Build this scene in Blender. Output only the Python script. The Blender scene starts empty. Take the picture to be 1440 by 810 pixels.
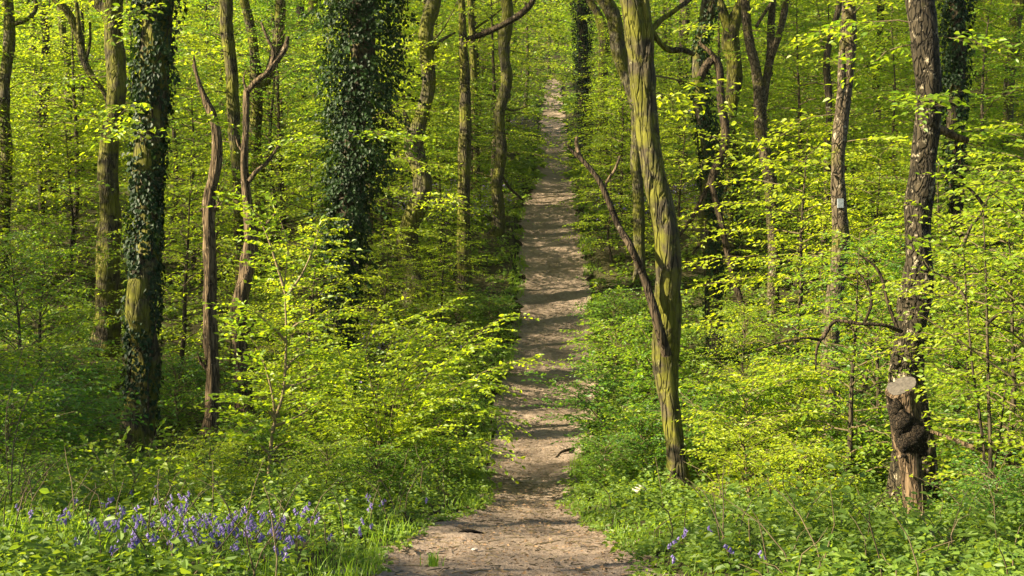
import bpy, math, random
import numpy as np

HAZE = 0.00012
random.seed(7)
RNG = np.random.default_rng(7)
F = 2000.0            # focal length in pixels of a 1440 px wide picture (50 mm on 36 mm)
CAMZ = 1.7
SC = bpy.context.scene
COL = SC.collection
PI = math.pi

# ------------------------------------------------------------------ world, sun, camera
SUN = np.array([-0.86, -0.24, 0.50]); SUN /= np.linalg.norm(SUN)
w = bpy.data.worlds.new('World'); SC.world = w; w.use_nodes = True
nt = w.node_tree; nt.nodes.clear()
sky = nt.nodes.new('ShaderNodeTexSky'); sky.sky_type = 'NISHITA'; sky.sun_disc = False
sky.sun_elevation = math.asin(SUN[2]); sky.sun_rotation = math.atan2(SUN[0], SUN[1])
bg = nt.nodes.new('ShaderNodeBackground'); bg.inputs['Strength'].default_value = 0.05
out = nt.nodes.new('ShaderNodeOutputWorld')
nt.links.new(sky.outputs[0], bg.inputs[0]); nt.links.new(bg.outputs[0], out.inputs[0])

sd = bpy.data.lights.new('sun', 'SUN'); sd.energy = 5.0; sd.angle = math.radians(0.5); sd.color = (1.0, 0.87, 0.62)
so = bpy.data.objects.new('sun', sd); COL.objects.link(so)
from mathutils import Vector, Matrix
so.rotation_euler = Vector(SUN).to_track_quat('Z', 'Y').to_euler()
so.location = (-40, -10, 40)

cd = bpy.data.cameras.new('camera'); cd.lens = 50; cd.sensor_width = 36; cd.clip_end = 1000; cd.clip_start = 0.1
co = bpy.data.objects.new('camera', cd); COL.objects.link(co)
co.location = (0, 0, CAMZ); co.rotation_euler = (PI / 2, 0, 0); SC.camera = co
vs = SC.view_settings; vs.view_transform = 'Standard'; vs.look = 'None'; vs.exposure = 2.3; vs.gamma = 1.0; vs.use_curve_mapping = False
cy = SC.cycles; cy.max_bounces = 7; cy.diffuse_bounces = 3; cy.glossy_bounces = 2; cy.transmission_bounces = 4; cy.transparent_max_bounces = 4
cy.use_denoising = True; cy.caustics_reflective = False; cy.caustics_refractive = False
cy.sample_clamp_indirect = 6.0

# ------------------------------------------------------------------ the lie of the land
_D = np.array([-30, 0, 5, 10, 14, 18, 20, 22, 24, 27, 30, 33, 38, 46, 56, 70, 90, 120, 160, 200, 250.])
_Z = np.array([-1.6, -1.7, -1.76, -2.0, -2.35, -2.62, -2.7, -2.7, -2.6, -2.35, -1.9, -1.25, 0.1, 2.4, 4.3, 7.2, 11.5, 17.7, 28, 43, 64.])
_fd = np.linspace(-30, 250, 2801); _fz = np.interp(_fd, _D, _Z)
_k = np.hanning(31); _k /= _k.sum()
_fz = np.convolve(np.pad(_fz, 15, mode='edge'), _k, mode='valid')

def prof(d):
    return np.interp(d, _fd, _fz) + CAMZ

# path edges measured along the slope: image row, left, right -> metres
_PE = [(806, 545, 885), (780, 556, 872), (755, 590, 850), (735, 640, 812), (715, 680, 797), (690, 693, 795), (660, 697, 797), (620, 700, 812),
       (580, 706, 826), (540, 718, 832), (500, 728, 830), (450, 737, 826), (400, 742, 820), (350, 741, 812), (300, 740, 806), (260, 756, 800),
       (220, 760, 797), (180, 764, 792), (150, 767, 788), (115, 770, 785)]
def depth_of_row(py):
    dd = np.linspace(6, 240, 9361)
    yy = 405 - (prof(dd) - CAMZ) / dd * F
    return float(dd[np.argmin(np.abs(yy - py))])
_pd = [depth_of_row(a[0]) for a in _PE]
_pw = [.04 * (a[2] - a[1]) for a in _PE]
_pl = [(a[1] - w_ - 720) / F * d for a, d, w_ in zip(_PE, _pd, _pw)]
_pr = [(a[2] + w_ - 720) / F * d for a, d, w_ in zip(_PE, _pd, _pw)]
_ce = (_pl[-1] + _pr[-1]) / 2
_pd = [-30.0, 0.0, 7.0] + _pd + [_pd[-1] + 5, 240.0]
_pl = [-1.2, -1.2, -1.0] + _pl + [_ce, _ce]
_pr = [1.2, 1.2, 0.95] + _pr + [_ce, _ce]
def path_l(d): return np.interp(d, _pd, _pl)
def path_r(d): return np.interp(d, _pd, _pr)
def off_path(x, d):            # > 0 outside the path: metres from its edge
    return np.maximum(path_l(d) - x, x - path_r(d))

def wob(x, y):
    return (np.sin(x * 0.9 + 1.3) * np.cos(y * 0.7 + .4) * .5 + np.sin(x * 0.31 + y * 0.23) * .8 + np.sin(x * 2.1 - y * 1.7 + 2) * .22
            + np.sin(x * 4.3 + y * 3.1) * .09)
def ground(x, y):
    x = np.asarray(x, float); y = np.asarray(y, float)
    o = off_path(x, y)
    amp = np.clip(o / 3.0, 0, 1) * (0.10 + np.clip((y - 30) / 60, 0, 1) * 0.35)
    bank = np.clip(o / 0.5, 0, 1) * 0.06
    return prof(y) + wob(x, y) * amp + bank

def P(px, py, d):
    return np.array([(px - 720) / F * d, d, CAMZ + (405 - py) / F * d])

# ------------------------------------------------------------------ materials
def new_mat(name):
    m = bpy.data.materials.new(name); m.use_nodes = True
    t = m.node_tree; t.nodes.clear()
    return m, t
def N(t, typ, **kw):
    n = t.nodes.new(typ)
    for k, v in kw.items():
        if k.startswith('i_'):
            n.inputs[k[2:].replace('_', ' ')].default_value = v
        else: setattr(n, k, v)
    return n
def mixc(t, f, a, b, blend='MIX'):
    n = t.nodes.new('ShaderNodeMix'); n.data_type = 'RGBA'; n.blend_type = blend
    for idx, v in ((0, f), (6, a), (7, b)):
        if isinstance(v, bpy.types.NodeSocket): t.links.new(v, n.inputs[idx])
        elif idx == 0: n.inputs[0].default_value = v
        else: n.inputs[idx].default_value = (*v, 1)
    return n.outputs[2]
def ramp(t, src, p0, p1, v0=0.0, v1=1.0):
    n = t.nodes.new('ShaderNodeMapRange'); n.inputs[1].default_value = p0; n.inputs[2].default_value = p1
    n.inputs[3].default_value = v0; n.inputs[4].default_value = v1; n.clamp = True
    t.links.new(src, n.inputs[0]); return n.outputs[0]
def noise(t, vec, scale, detail=4, rough=.55):
    n = t.nodes.new('ShaderNodeTexNoise'); n.inputs['Scale'].default_value = scale; n.inputs['Detail'].default_value = detail
    n.inputs['Roughness'].default_value = rough
    if vec is not None: t.links.new(vec, n.inputs['Vector'])
    return n.outputs[0]

def leaf_mat(name, dark, light, tdark, tlight, trans=.5, rough=.45, spec=.3):
    m, t = new_mat(name)
    a = N(t, 'ShaderNodeAttribute', attribute_name='tint')
    oi = N(t, 'ShaderNodeObjectInfo')
    ad = N(t, 'ShaderNodeMath', operation='MULTIPLY_ADD'); t.links.new(oi.outputs['Random'], ad.inputs[0]); ad.inputs[1].default_value = .8
    t.links.new(a.outputs['Fac'], ad.inputs[2])
    f = ramp(t, ad.outputs[0], 0.05, 1.45)
    c1 = mixc(t, f, dark, light); c2 = mixc(t, f, tdark, tlight)
    b = N(t, 'ShaderNodeBsdfPrincipled'); b.inputs['Roughness'].default_value = rough; b.inputs['Specular IOR Level'].default_value = spec
    t.links.new(c1, b.inputs['Base Color'])
    tr = N(t, 'ShaderNodeBsdfTranslucent'); t.links.new(c2, tr.inputs[0])
    mx = N(t, 'ShaderNodeMixShader'); mx.inputs[0].default_value = trans
    t.links.new(b.outputs[0], mx.inputs[1]); t.links.new(tr.outputs[0], mx.inputs[2])
    o = N(t, 'ShaderNodeOutputMaterial'); t.links.new(mx.outputs[0], o.inputs[0])
    return m

def bark_mat(name, dark, light, moss=(.12, .13, .015), moss_amt=.5, lichen=(.45, .45, .36), lich_amt=.3, vscale=14.0, stretch=.18, bump=.6):
    m, t = new_mat(name)
    tc = N(t, 'ShaderNodeTexCoord'); mp = N(t, 'ShaderNodeMapping'); mp.inputs['Scale'].default_value = (1, 1, stretch)
    t.links.new(tc.outputs['Object'], mp.inputs[0])
    n1 = noise(t, mp.outputs[0], vscale, 6, .65)
    vo = N(t, 'ShaderNodeTexVoronoi', feature='DISTANCE_TO_EDGE'); vo.inputs['Scale'].default_value = vscale * .9; ds = N(t, 'ShaderNodeVectorMath', operation='MULTIPLY_ADD'); nv = N(t, 'ShaderNodeTexNoise'); nv.inputs['Scale'].default_value = vscale * .8; t.links.new(mp.outputs[0], nv.inputs['Vector']); t.links.new(nv.outputs[1], ds.inputs[0]); ds.inputs[1].default_value = (.10, .10, .10); t.links.new(mp.outputs[0], ds.inputs[2]); t.links.new(ds.outputs[0], vo.inputs['Vector'])
    n2 = noise(t, tc.outputs['Object'], 2.6, 4, .6)
    n3 = noise(t, tc.outputs['Object'], 9.0, 5, .7)
    base = mixc(t, ramp(t, n1, .3, .72), dark, light)
    base = mixc(t, ramp(t, vo.outputs['Distance'], .0, .11, .85, 0.0), base, tuple(c * .4 for c in dark))
    if lich_amt > 0: base = mixc(t, ramp(t, n3, .70 - lich_amt * .35, .76 - lich_amt * .3), base, lichen)
    mm = N(t, 'ShaderNodeMath', operation='ADD'); t.links.new(n2, mm.inputs[0])
    m2 = N(t, 'ShaderNodeMath', operation='MULTIPLY'); t.links.new(n3, m2.inputs[0]); m2.inputs[1].default_value = .35; t.links.new(m2.outputs[0], mm.inputs[1])
    base = mixc(t, ramp(t, mm.outputs[0], .95 - moss_amt * .55, 1.12 - moss_amt * .55), base, moss)
    b = N(t, 'ShaderNodeBsdfPrincipled'); b.inputs['Roughness'].default_value = .85; b.inputs['Specular IOR Level'].default_value = .15
    t.links.new(base, b.inputs['Base Color'])
    bm = N(t, 'ShaderNodeBump'); bm.inputs['Strength'].default_value = bump; bm.inputs['Distance'].default_value = .03
    cr = ramp(t, vo.outputs['Distance'], 0, .16); sm = N(t, 'ShaderNodeMath', operation='MULTIPLY_ADD'); t.links.new(n1, sm.inputs[0]); sm.inputs[1].default_value = .7; t.links.new(cr, sm.inputs[2])
    t.links.new(sm.outputs[0], bm.inputs['Height']); t.links.new(bm.outputs[0], b.inputs['Normal'])
    o = N(t, 'ShaderNodeOutputMaterial'); t.links.new(b.outputs[0], o.inputs[0])
    return m

def plain_mat(name, c, rough=.7, c2=None, scale=12):
    m, t = new_mat(name)
    b = N(t, 'ShaderNodeBsdfPrincipled'); b.inputs['Roughness'].default_value = rough; b.inputs['Specular IOR Level'].default_value = .2
    tc = N(t, 'ShaderNodeTexCoord'); n = noise(t, tc.outputs['Object'], scale, 5, .6)
    t.links.new(mixc(t, ramp(t, n, .3, .7), c, c2 or tuple(v * .6 for v in c)), b.inputs['Base Color'])
    bm = N(t, 'ShaderNodeBump'); bm.inputs['Strength'].default_value = .3; bm.inputs['Distance'].default_value = .02
    t.links.new(n, bm.inputs['Height']); t.links.new(bm.outputs[0], b.inputs['Normal'])
    o = N(t, 'ShaderNodeOutputMaterial'); t.links.new(b.outputs[0], o.inputs[0])
    return m

def soil_mat(name, c0, c1, c2, litter):
    m, t = new_mat(name)
    tc = N(t, 'ShaderNodeTexCoord'); v = tc.outputs['Object']
    n1 = noise(t, v, 1.3, 5, .6); n2 = noise(t, v, 11, 6, .7); n3 = noise(t, v, 48, 4, .7)
    c = mixc(t, ramp(t, n1, .35, .65), c0, c1)
    c = mixc(t, ramp(t, n2, .45, .68, 0, .75), c, c2)
    c = mixc(t, ramp(t, n3, .58, .66, 0, .7), c, litter)
    c = mixc(t, ramp(t, n3, .34, .42, .6, 0), c, tuple(q * .4 for q in c0))
    b = N(t, 'ShaderNodeBsdfPrincipled'); b.inputs['Roughness'].default_value = .95; b.inputs['Specular IOR Level'].default_value = .1
    t.links.new(c, b.inputs['Base Color'])
    s = N(t, 'ShaderNodeMath', operation='MULTIPLY_ADD'); t.links.new(n3, s.inputs[0]); s.inputs[1].default_value = .5; t.links.new(n2, s.inputs[2])
    bm = N(t, 'ShaderNodeBump'); bm.inputs['Strength'].default_value = .9; bm.inputs['Distance'].default_value = .05
    t.links.new(s.outputs[0], bm.inputs['Height']); t.links.new(bm.outputs[0], b.inputs['Normal'])
    o = N(t, 'ShaderNodeOutputMaterial'); t.links.new(b.outputs[0], o.inputs[0])
    return m

M = {}
M['leaf'] = leaf_mat('spring_leaf', (.050, .125, .009), (.180, .255, .012), (.17, .37, .010), (.52, .62, .014), .5)
M['leaf_bright'] = leaf_mat('bright_leaf', (.095, .18, .009), (.235, .285, .012), (.27, .46, .010), (.60, .67, .014), .5)
M['leaf_green'] = leaf_mat('green_leaf', (.030, .095, .014), (.10, .185, .016), (.09, .27, .014), (.30, .46, .016), .5)
M['herb'] = leaf_mat('herb_leaf', (.040, .10, .016), (.135, .20, .024), (.11, .25, .014), (.36, .45, .018), .45, .5)
M['grass'] = leaf_mat('grass_blade', (.07, .16, .012), (.17, .27, .02), (.16, .34, .01), (.36, .50, .02), .45, .4)
M['ivy'] = leaf_mat('ivy_leaf', (.005, .015, .003), (.015, .036, .006), (.015, .04, .005), (.05, .10, .010), .15, .55, .18)
M['bell'] = leaf_mat('bluebell_petal', (.17, .12, .34), (.32, .25, .50), (.23, .165, .44), (.38, .30, .58), .4, .5)
M['litter'] = leaf_mat('dry_leaf', (.09, .05, .025), (.26, .16, .08), (.12, .07, .02), (.2, .12, .05), .15, .7)
M['bark'] = bark_mat('brown_bark', (.018, .014, .008), (.085, .066, .036), moss_amt=.38, moss=(.08, .08, .010), lich_amt=.2, lichen=(.2, .19, .13))
M['bark_moss'] = bark_mat('mossy_bark', (.020, .017, .009), (.085, .068, .036), moss=(.100, .098, .011), moss_amt=.66, lich_amt=.30, lichen=(.20, .19, .10), bump=1.0)
M['bark_grey'] = bark_mat('grey_bark', (.034, .029, .018), (.115, .097, .06), moss=(.085, .085, .010), moss_amt=.66, lich_amt=.30, lichen=(.21, .20, .14), bump=.9)
M['bark_birch'] = bark_mat('pale_bark', (.036, .028, .016), (.125, .095, .058), lichen=(.25, .215, .15), moss_amt=.45, moss=(.09, .085, .012), lich_amt=.34, stretch=.5, bump=.9)
M['bark_scaly'] = bark_mat('scaly_bark', (.012, .010, .006), (.062, .048, .027), moss_amt=.3, moss=(.06, .06, .010), lichen=(.30, .25, .165), lich_amt=.34, vscale=17, stretch=.38, bump=1.0)  # lichen tone also paints the trunk's sunlit cream patches into the bark
M['dead'] = bark_mat('dead_wood', (.034, .024, .013), (.20, .140, .075), moss_amt=.2, moss=(.07, .065, .012), lich_amt=.22, vscale=20, stretch=.09, lichen=(.27, .22, .145), bump=1.0)
M['dead_dark'] = bark_mat('dark_dead_wood', (.020, .014, .008), (.085, .060, .034), moss_amt=.3, moss=(.07, .065, .012), lich_amt=.2, vscale=20, stretch=.12, lichen=(.18, .155, .11), bump=.9)
M['twig'] = plain_mat('twig_bark', (.13, .10, .05), .8, (.06, .045, .022), 20)
M['cut'] = plain_mat('sawn_wood', (.045, .039, .032), .9, (.10, .085, .068), 34)
M['burr'] = bark_mat('burr_bark', (.009, .007, .004), (.055, .038, .022), moss_amt=.05, lich_amt=.08, vscale=30, stretch=.8, bump=1.0)
M['stump_wood'] = bark_mat('stump_wood', (.035, .023, .013), (.18, .122, .068), moss_amt=.15, lich_amt=.2, vscale=20, stretch=.12, lichen=(.36, .28, .18), bump=1.0)
M['pale_stem'] = plain_mat('pale_stem', (.24, .18, .09), .8, (.11, .085, .045), 16)  # twig bark colours lightened so the sapling stem looks sunlit
M['stone'] = plain_mat('pale_stone', (.5, .43, .36), .7, (.32, .26, .2), 9)
M['tag'] = plain_mat('tag_paint', (.20, .23, .25), .6, (.13, .15, .16), 30)
M['path'] = soil_mat('trodden_soil', (.13, .095, .068), (.24, .180, .133), (.32, .247, .187), (.36, .283, .213))
M['floor'] = soil_mat('woodland_soil', (.035, .03, .014), (.06, .05, .022), (.045, .055, .015), (.10, .07, .035))

# ------------------------------------------------------------------ mesh building
class MB:
    def __init__(s): s.v = []; s.f = []; s.m = []; s.t = []; s.sm = []; s.n = 0
    def add(s, v, f, mat=0, tint=0.5, smooth=False):
        v = np.asarray(v, np.float32).reshape(-1, 3); f = np.asarray(f, np.int64).reshape(-1, 4)
        s.v.append(v); s.f.append(f + s.n); s.n += len(v)
        s.m.append(np.full(len(f), mat, np.int32)); s.sm.append(np.full(len(f), smooth, bool))
        s.t.append(np.broadcast_to(np.asarray(tint, np.float32), (len(v),)).copy())
    def arrays(s):
        return np.concatenate(s.v), np.concatenate(s.f), np.concatenate(s.m), np.concatenate(s.t), np.concatenate(s.sm)
    def mesh(s, name, mats, origin=(0, 0, 0)):
        me = bpy.data.meshes.new(name)
        v, f, mi, t, sm = s.arrays()
        v = v - np.asarray(origin, np.float32)
        me.vertices.add(len(v)); me.vertices.foreach_set('co', v.ravel())
        me.loops.add(len(f) * 4); me.loops.foreach_set('vertex_index', f.ravel().astype(np.int32))
        me.polygons.add(len(f)); me.polygons.foreach_set('loop_start', np.arange(0, len(f) * 4, 4, dtype=np.int32))
        me.polygons.foreach_set('material_index', mi); me.polygons.foreach_set('use_smooth', sm)
        a = me.attributes.new('tint', 'FLOAT', 'POINT'); a.data.foreach_set('value', t)
        for m in mats: me.materials.append(M[m])
        me.update(calc_edges=True)
        return me

def link(name, me, parent=None, loc=(0, 0, 0)):
    o = bpy.data.objects.new(name, me); COL.objects.link(o); o.location = [float(c) for c in loc]
    if parent: o.parent = parent
    return o
LABELS = {}
def tag(o, label=None, cat=None, group=None, kind=None):
    if label: o['label'] = label
    if cat: o['category'] = cat
    if group: o['group'] = group
    if kind: o['kind'] = kind
    return o
def thing(name, loc, label, cat, group=None):
    o = bpy.data.objects.new(name, None); COL.objects.link(o); o.location = [float(c) for c in loc]
    return tag(o, label, cat, group)

def catmull(pts, n):
    p = np.asarray(pts, float)
    if len(p) < 3:
        s = np.linspace(0, 1, n)[:, None]; return p[0] * (1 - s) + p[-1] * s
    q = np.vstack([2 * p[0] - p[1], p, 2 * p[-1] - p[-2]])
    seg = np.linalg.norm(np.diff(p[:, :3], axis=0), axis=1); cum = np.concatenate([[0], np.cumsum(seg)]); cum /= cum[-1]
    u = np.linspace(0, 1, n); i = np.clip(np.searchsorted(cum, u, side='right') - 1, 0, len(p) - 2)
    t = ((u - cum[i]) / np.maximum(cum[i + 1] - cum[i], 1e-9))[:, None]
    a, b, c, d = q[i], q[i + 1], q[i + 2], q[i + 3]
    return .5 * (2 * b + (c - a) * t + (2 * a - 5 * b + 4 * c - d) * t ** 2 + (3 * b - a - 3 * c + d) * t ** 3)

def tube(mb, pts, rad, seg=10, mat=0, rough=0.0, seed=0, cap=True):
    p = np.asarray(pts, float); r = np.maximum(np.asarray(rad, float), .0008); n = len(p)
    if cap:
        d0 = p[-1] - p[-2]; d0 /= max(np.linalg.norm(d0), 1e-9)
        p = np.vstack([p, p[-1] + d0 * r[-1] * .5]); r = np.append(r, r[-1] * .15); n += 1
    tan = np.gradient(p, axis=0); tan /= np.maximum(np.linalg.norm(tan, axis=1, keepdims=True), 1e-9)
    ref = np.array([1.0, 0.15, 0.1]) if abs(tan[0][0]) < .9 else np.array([0, .2, 1.0])
    A = ref - tan * (tan @ ref)[:, None]; A /= np.linalg.norm(A, axis=1, keepdims=True); B = np.cross(tan, A)
    th = np.linspace(0, 2 * PI, seg, endpoint=False)
    rr = r[:, None] * np.ones(seg)
    if rough:
        g = np.random.default_rng(seed); L = np.concatenate([[0], np.cumsum(np.linalg.norm(np.diff(p, axis=0), axis=1))])
        nz = np.zeros((n, seg))
        for k in range(9):
            kt = g.integers(1, 6); kz = g.uniform(.6, 9); nz += np.sin(kt * th[None] + g.uniform(0, 6)) * np.sin(kz * L[:, None] + g.uniform(0, 6)) / (1 + .35 * kz ** .5)
        nz += g.normal(0, .35, (n, seg))
        rr = rr * (1 + rough * nz * .45)
    v = p[:, None] + A[:, None] * (np.cos(th)[None, :, None] * rr[..., None]) + B[:, None] * (np.sin(th)[None, :, None] * rr[..., None])
    i = np.arange(n - 1)[:, None] * seg; j = np.arange(seg)[None]; j2 = (j + 1) % seg
    f = np.stack([i + j, i + j2, i + seg + j2, i + seg + j], -1)
    mb.add(v.reshape(-1, 3), f.reshape(-1, 4), mat, .5, True)

class Leaves:
    def __init__(s): s.p = []; s.d = []; s.n = []; s.L = []
    def add(s, p, d, n, L): s.p.append(p); s.d.append(d); s.n.append(n); s.L.append(L)
    def cat(s): return np.concatenate(s.p), np.concatenate(s.d), np.concatenate(s.n), np.concatenate(s.L)

def emit(mb, p, d, n, L, width=.55, mat=0, hi=False, rng=None, tint=None, fold=.14):
    rng = rng or RNG
    d = d / np.maximum(np.linalg.norm(d, axis=1, keepdims=True), 1e-9)
    n = n - d * np.sum(n * d, 1, keepdims=True); n /= np.maximum(np.linalg.norm(n, axis=1, keepdims=True), 1e-9)
    s = np.cross(d, n); L = L[:, None]; W = L * width * .5
    k = len(p)
    if tint is None: tint = rng.uniform(0, 1, k)
    tip = p + d * L - n * L * .12
    if hi:
        ra = p + d * L * .28 + s * W * .92 + n * W * fold * 2; rb = p + d * L * .66 + s * W * .78 + n * W * fold
        la = p + d * L * .28 - s * W * .92 + n * W * fold * 2; lb = p + d * L * .66 - s * W * .78 + n * W * fold
        v = np.stack([p, ra, rb, tip, lb, la], 1).reshape(-1, 3)
        b = np.arange(k)[:, None] * 6
        f = np.concatenate([b + np.array([[0, 1, 2, 3]]), b + np.array([[0, 3, 4, 5]])])
        mb.add(v, f, mat, np.repeat(tint, 6))
    else:
        r = p + d * L * .42 + s * W + n * W * fold * 2; l = p + d * L * .42 - s * W + n * W * fold * 2
        v = np.stack([p, r, tip, l], 1).reshape(-1, 3); b = np.arange(k)[:, None] * 4
        mb.add(v, b + np.array([[0, 1, 2, 3]]), mat, np.repeat(tint, 4))

UP = np.array([0, 0, 1.0])
def rot_h(h, a):
    c, s = math.cos(a), math.sin(a); return np.array([h[0] * c - h[1] * s, h[0] * s + h[1] * c, h[2]])

def twig(mb, lv, p, d, ln, leaf, rng, mat=1, gap=.7, r=.0022, tilt=.42, wood=True):
    """a leafy twig: leaves alternate on both sides, lying nearly flat"""
    n = max(3, int(ln / (leaf * gap)))
    s = (np.arange(n) + rng.uniform(.2, .8, n)) / n
    dz = np.array([0, 0, -.18 * ln])
    pts = p + d * ln * s[:, None] + dz * (s ** 2)[:, None]
    side = np.where(np.arange(n) % 2 == 0, 1, -1) * rng.uniform(.5, 1.1, n)
    ch, sh = np.cos(side), np.sin(side)
    ld = np.stack([d[0] * ch - d[1] * sh, d[0] * sh + d[1] * ch, np.full(n, d[2] - .12) + rng.normal(0, .22, n)], 1)
    nn = UP + np.array([-.30, -.30, 0]) + rng.normal(0, tilt, (n, 3))
    lv.add(pts, ld, nn, leaf * rng.uniform(.6, 1.2, n))
    if wood:
        ss = np.array([0, .5, 1.0]); tube(mb, p + d * ln * ss[:, None] + dz * (ss ** 2)[:, None], [r, r * .8, r * .4], 3, mat, cap=False)

def branch(mb, lv, p0, h, L, rise, droop, leaf, rng, nt=12, mat=1, r0=None, spread=.36, wood=True, bare=.15, gap=.7, tilt=.42):
    """an arching branch carrying flat fans of leafy twigs"""
    s = np.linspace(0, 1, 9); side = np.array([-h[1], h[0], 0])
    bend = rng.normal(0, .10)
    pts = p0 + h * (L * s)[:, None] + side * (bend * L * s ** 2)[:, None] + UP * (L * (rise * s - droop * s ** 2))[:, None]
    pts[1:-1] += rng.normal(0, .012 * L, (7, 3))
    r0 = r0 or (.004 + .006 * L)
    tube(mb, pts, np.linspace(r0, .0018, 9), 5, mat, cap=False)
    for k in range(nt):
        u = bare + (1 - bare) * (k + rng.uniform(.1, .9)) / nt
        q = np.array([np.interp(u, s, pts[:, c]) for c in range(3)])
        sg = 1 if k % 2 else -1
        ln = L * spread * (1.15 - u) * rng.uniform(.7, 1.3) + leaf * 2.2
        dh = rot_h(h, sg * rng.uniform(.55, 1.1)); dh[2] = rng.normal(.04, .12)
        twig(mb, lv, q, dh, ln, leaf, rng, mat, gap, wood=wood, tilt=tilt)
    twig(mb, lv, pts[-1], h + UP * (rise - 2 * droop) * .5, leaf * 4, leaf, rng, mat, gap, wood=wood, tilt=tilt)

def sapling(seed, H, R, nb, leaf, h0=.15, nt=12, trunk=None, r0=None, rise=.45, droop=.35, matl='leaf', hi=False, gap=.7, wood=True, top=1.0, width=.58,
            shape=None, lean=.05, tilt=.42, spread=.36):
    """-> trunk mesh builder, crown mesh builder (branches + leaves), raw leaves; around the origin unless a trunk line is given"""
    rng = np.random.default_rng(seed)
    tb, cb, lv = MB(), MB(), Leaves()
    if trunk is None:
        k = 6; z = np.linspace(0, H * top, k); q = np.cumsum(rng.normal(0, lean * H / k * 1.6, (k, 2)), 0); q -= q[0]
        trunk = np.column_stack([q, z])
    tp = catmull(trunk, 24); r0 = r0 or .009 * H + .006
    tube(tb, np.vstack([tp[0] - UP * .15, tp]), np.concatenate([[r0 * 1.5], np.linspace(r0 * 1.25, .004, 24)]), 7, 0, .10, seed)
    shape = shape or (lambda t: .35 + .75 * math.sin(PI * min(1, (t * .85 + .2))) )
    for i in range(nb):
        t = h0 + (1 - h0) * (i + rng.uniform(0, 1)) / nb
        q = np.array([np.interp(t, np.linspace(0, 1, 24), tp[:, c]) for c in range(3)])
        az = i * 2.399 + rng.uniform(-.5, .5); h = np.array([math.cos(az), math.sin(az), 0])
        L = R * shape(t) * rng.uniform(.6, 1.15)
        branch(cb, lv, q, h, L, rise * rng.uniform(.5, 1.4) + .25 * (t - .4), droop * rng.uniform(.6, 1.3), leaf, rng, nt, 1, wood=wood, gap=gap, tilt=tilt, spread=spread)
    p, d, n, ll = lv.cat()
    emit(cb, p, d, n, ll, width, 0, hi, rng)
    return tb, cb, (p, d, n, ll)

# ------------------------------------------------------------------ setting: forest floor, footpath
def grid_sheet(name, X, Y, Z, mat):
    n, m = X.shape; v = np.stack([X, Y, Z], -1).reshape(-1, 3)
    i = np.arange(n - 1)[:, None] * m; j = np.arange(m - 1)[None]
    f = np.stack([i + j, i + j + 1, i + m + j + 1, i + m + j], -1).reshape(-1, 4)
    mb = MB(); mb.add(v, f, 0, .5, True)
    return link(name, mb.mesh(name, [mat]))
yy = np.concatenate([np.linspace(-28, 6, 30), np.linspace(6.3, 34, 140), np.linspace(34.5, 70, 80), np.linspace(71, 245, 90)])
xs = np.linspace(-1, 1, 221); xs = np.sign(xs) * (np.abs(xs) ** 1.9) * 120
X, Y = np.meshgrid(xs, yy); Z = ground(X, Y)
Z -= np.where(off_path(X, Y) < 0.35, .16, 0)
tag(grid_sheet('forest_floor', X, Y, Z, 'floor'), 'dark leafy woodland floor rising into a wooded hill', None, None, 'structure')
yy = np.concatenate([np.linspace(-20, 6, 40), np.linspace(6.1, 34, 420), np.linspace(34.2, 70, 200), np.linspace(70.5, _pd[-2] - 1, 120)])
u = np.linspace(0, 1, 61); g = np.random.default_rng(5)
jl = np.interp(yy, np.linspace(-20, 135, 900), g.normal(0, .11, 900)); jr = np.interp(yy, np.linspace(-20, 135, 900), g.normal(0, .11, 900))
L_ = path_l(yy) - .12 + jl; R_ = path_r(yy) + .12 + jr
X = L_[:, None] * (1 - u) + R_[:, None] * u; Y = np.repeat(yy[:, None], 61, 1)
ed = np.minimum(u, 1 - u)[None] * (R_ - L_)[:, None]
Z = prof(Y) + .012 - .05 * np.clip(ed / .35, 0, 1) + np.clip((.12 - ed) / .12, 0, 1) * .0
for k in range(26):
    a = g.uniform(0, 2 * PI); fr = g.uniform(2.0, 16); Z += np.sin((X * math.cos(a) * .8 + Y * math.sin(a)) * fr + g.uniform(0, 6)) * .014 / (fr ** .6)
Z += g.normal(0, .003, Z.shape)
tag(grid_sheet('footpath', X, Y, Z, 'path'), 'trodden brown earth footpath climbing straight up the wooded slope', None, None, 'structure')

# ------------------------------------------------------------------ trunks of the wood
def line3(pts, d, bow=0.0, rng=None):
    q = []
    for i, (px, py, wd) in enumerate(pts):
        dd = d + (bow * math.sin(i * 1.7) if bow else 0)
        q.append([*P(px, py, dd), wd / F * dd * .5])
    return np.array(q)

CROWN = []
for k, (sd_, nb) in enumerate(((101, 92), (102, 84), (103, 98))):
    _, cb, _ = sapling(sd_, 8.5, 3.6, nb, .16, h0=.02, nt=13, matl='leaf', rise=.5, droop=.3, gap=.85, wood=False, lean=.02,
                       shape=lambda t: .45 + .6 * math.sin(PI * min(1, t * .9 + .12)))
    CROWN.append(cb.mesh('crown', ['leaf', 'twig']))

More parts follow.
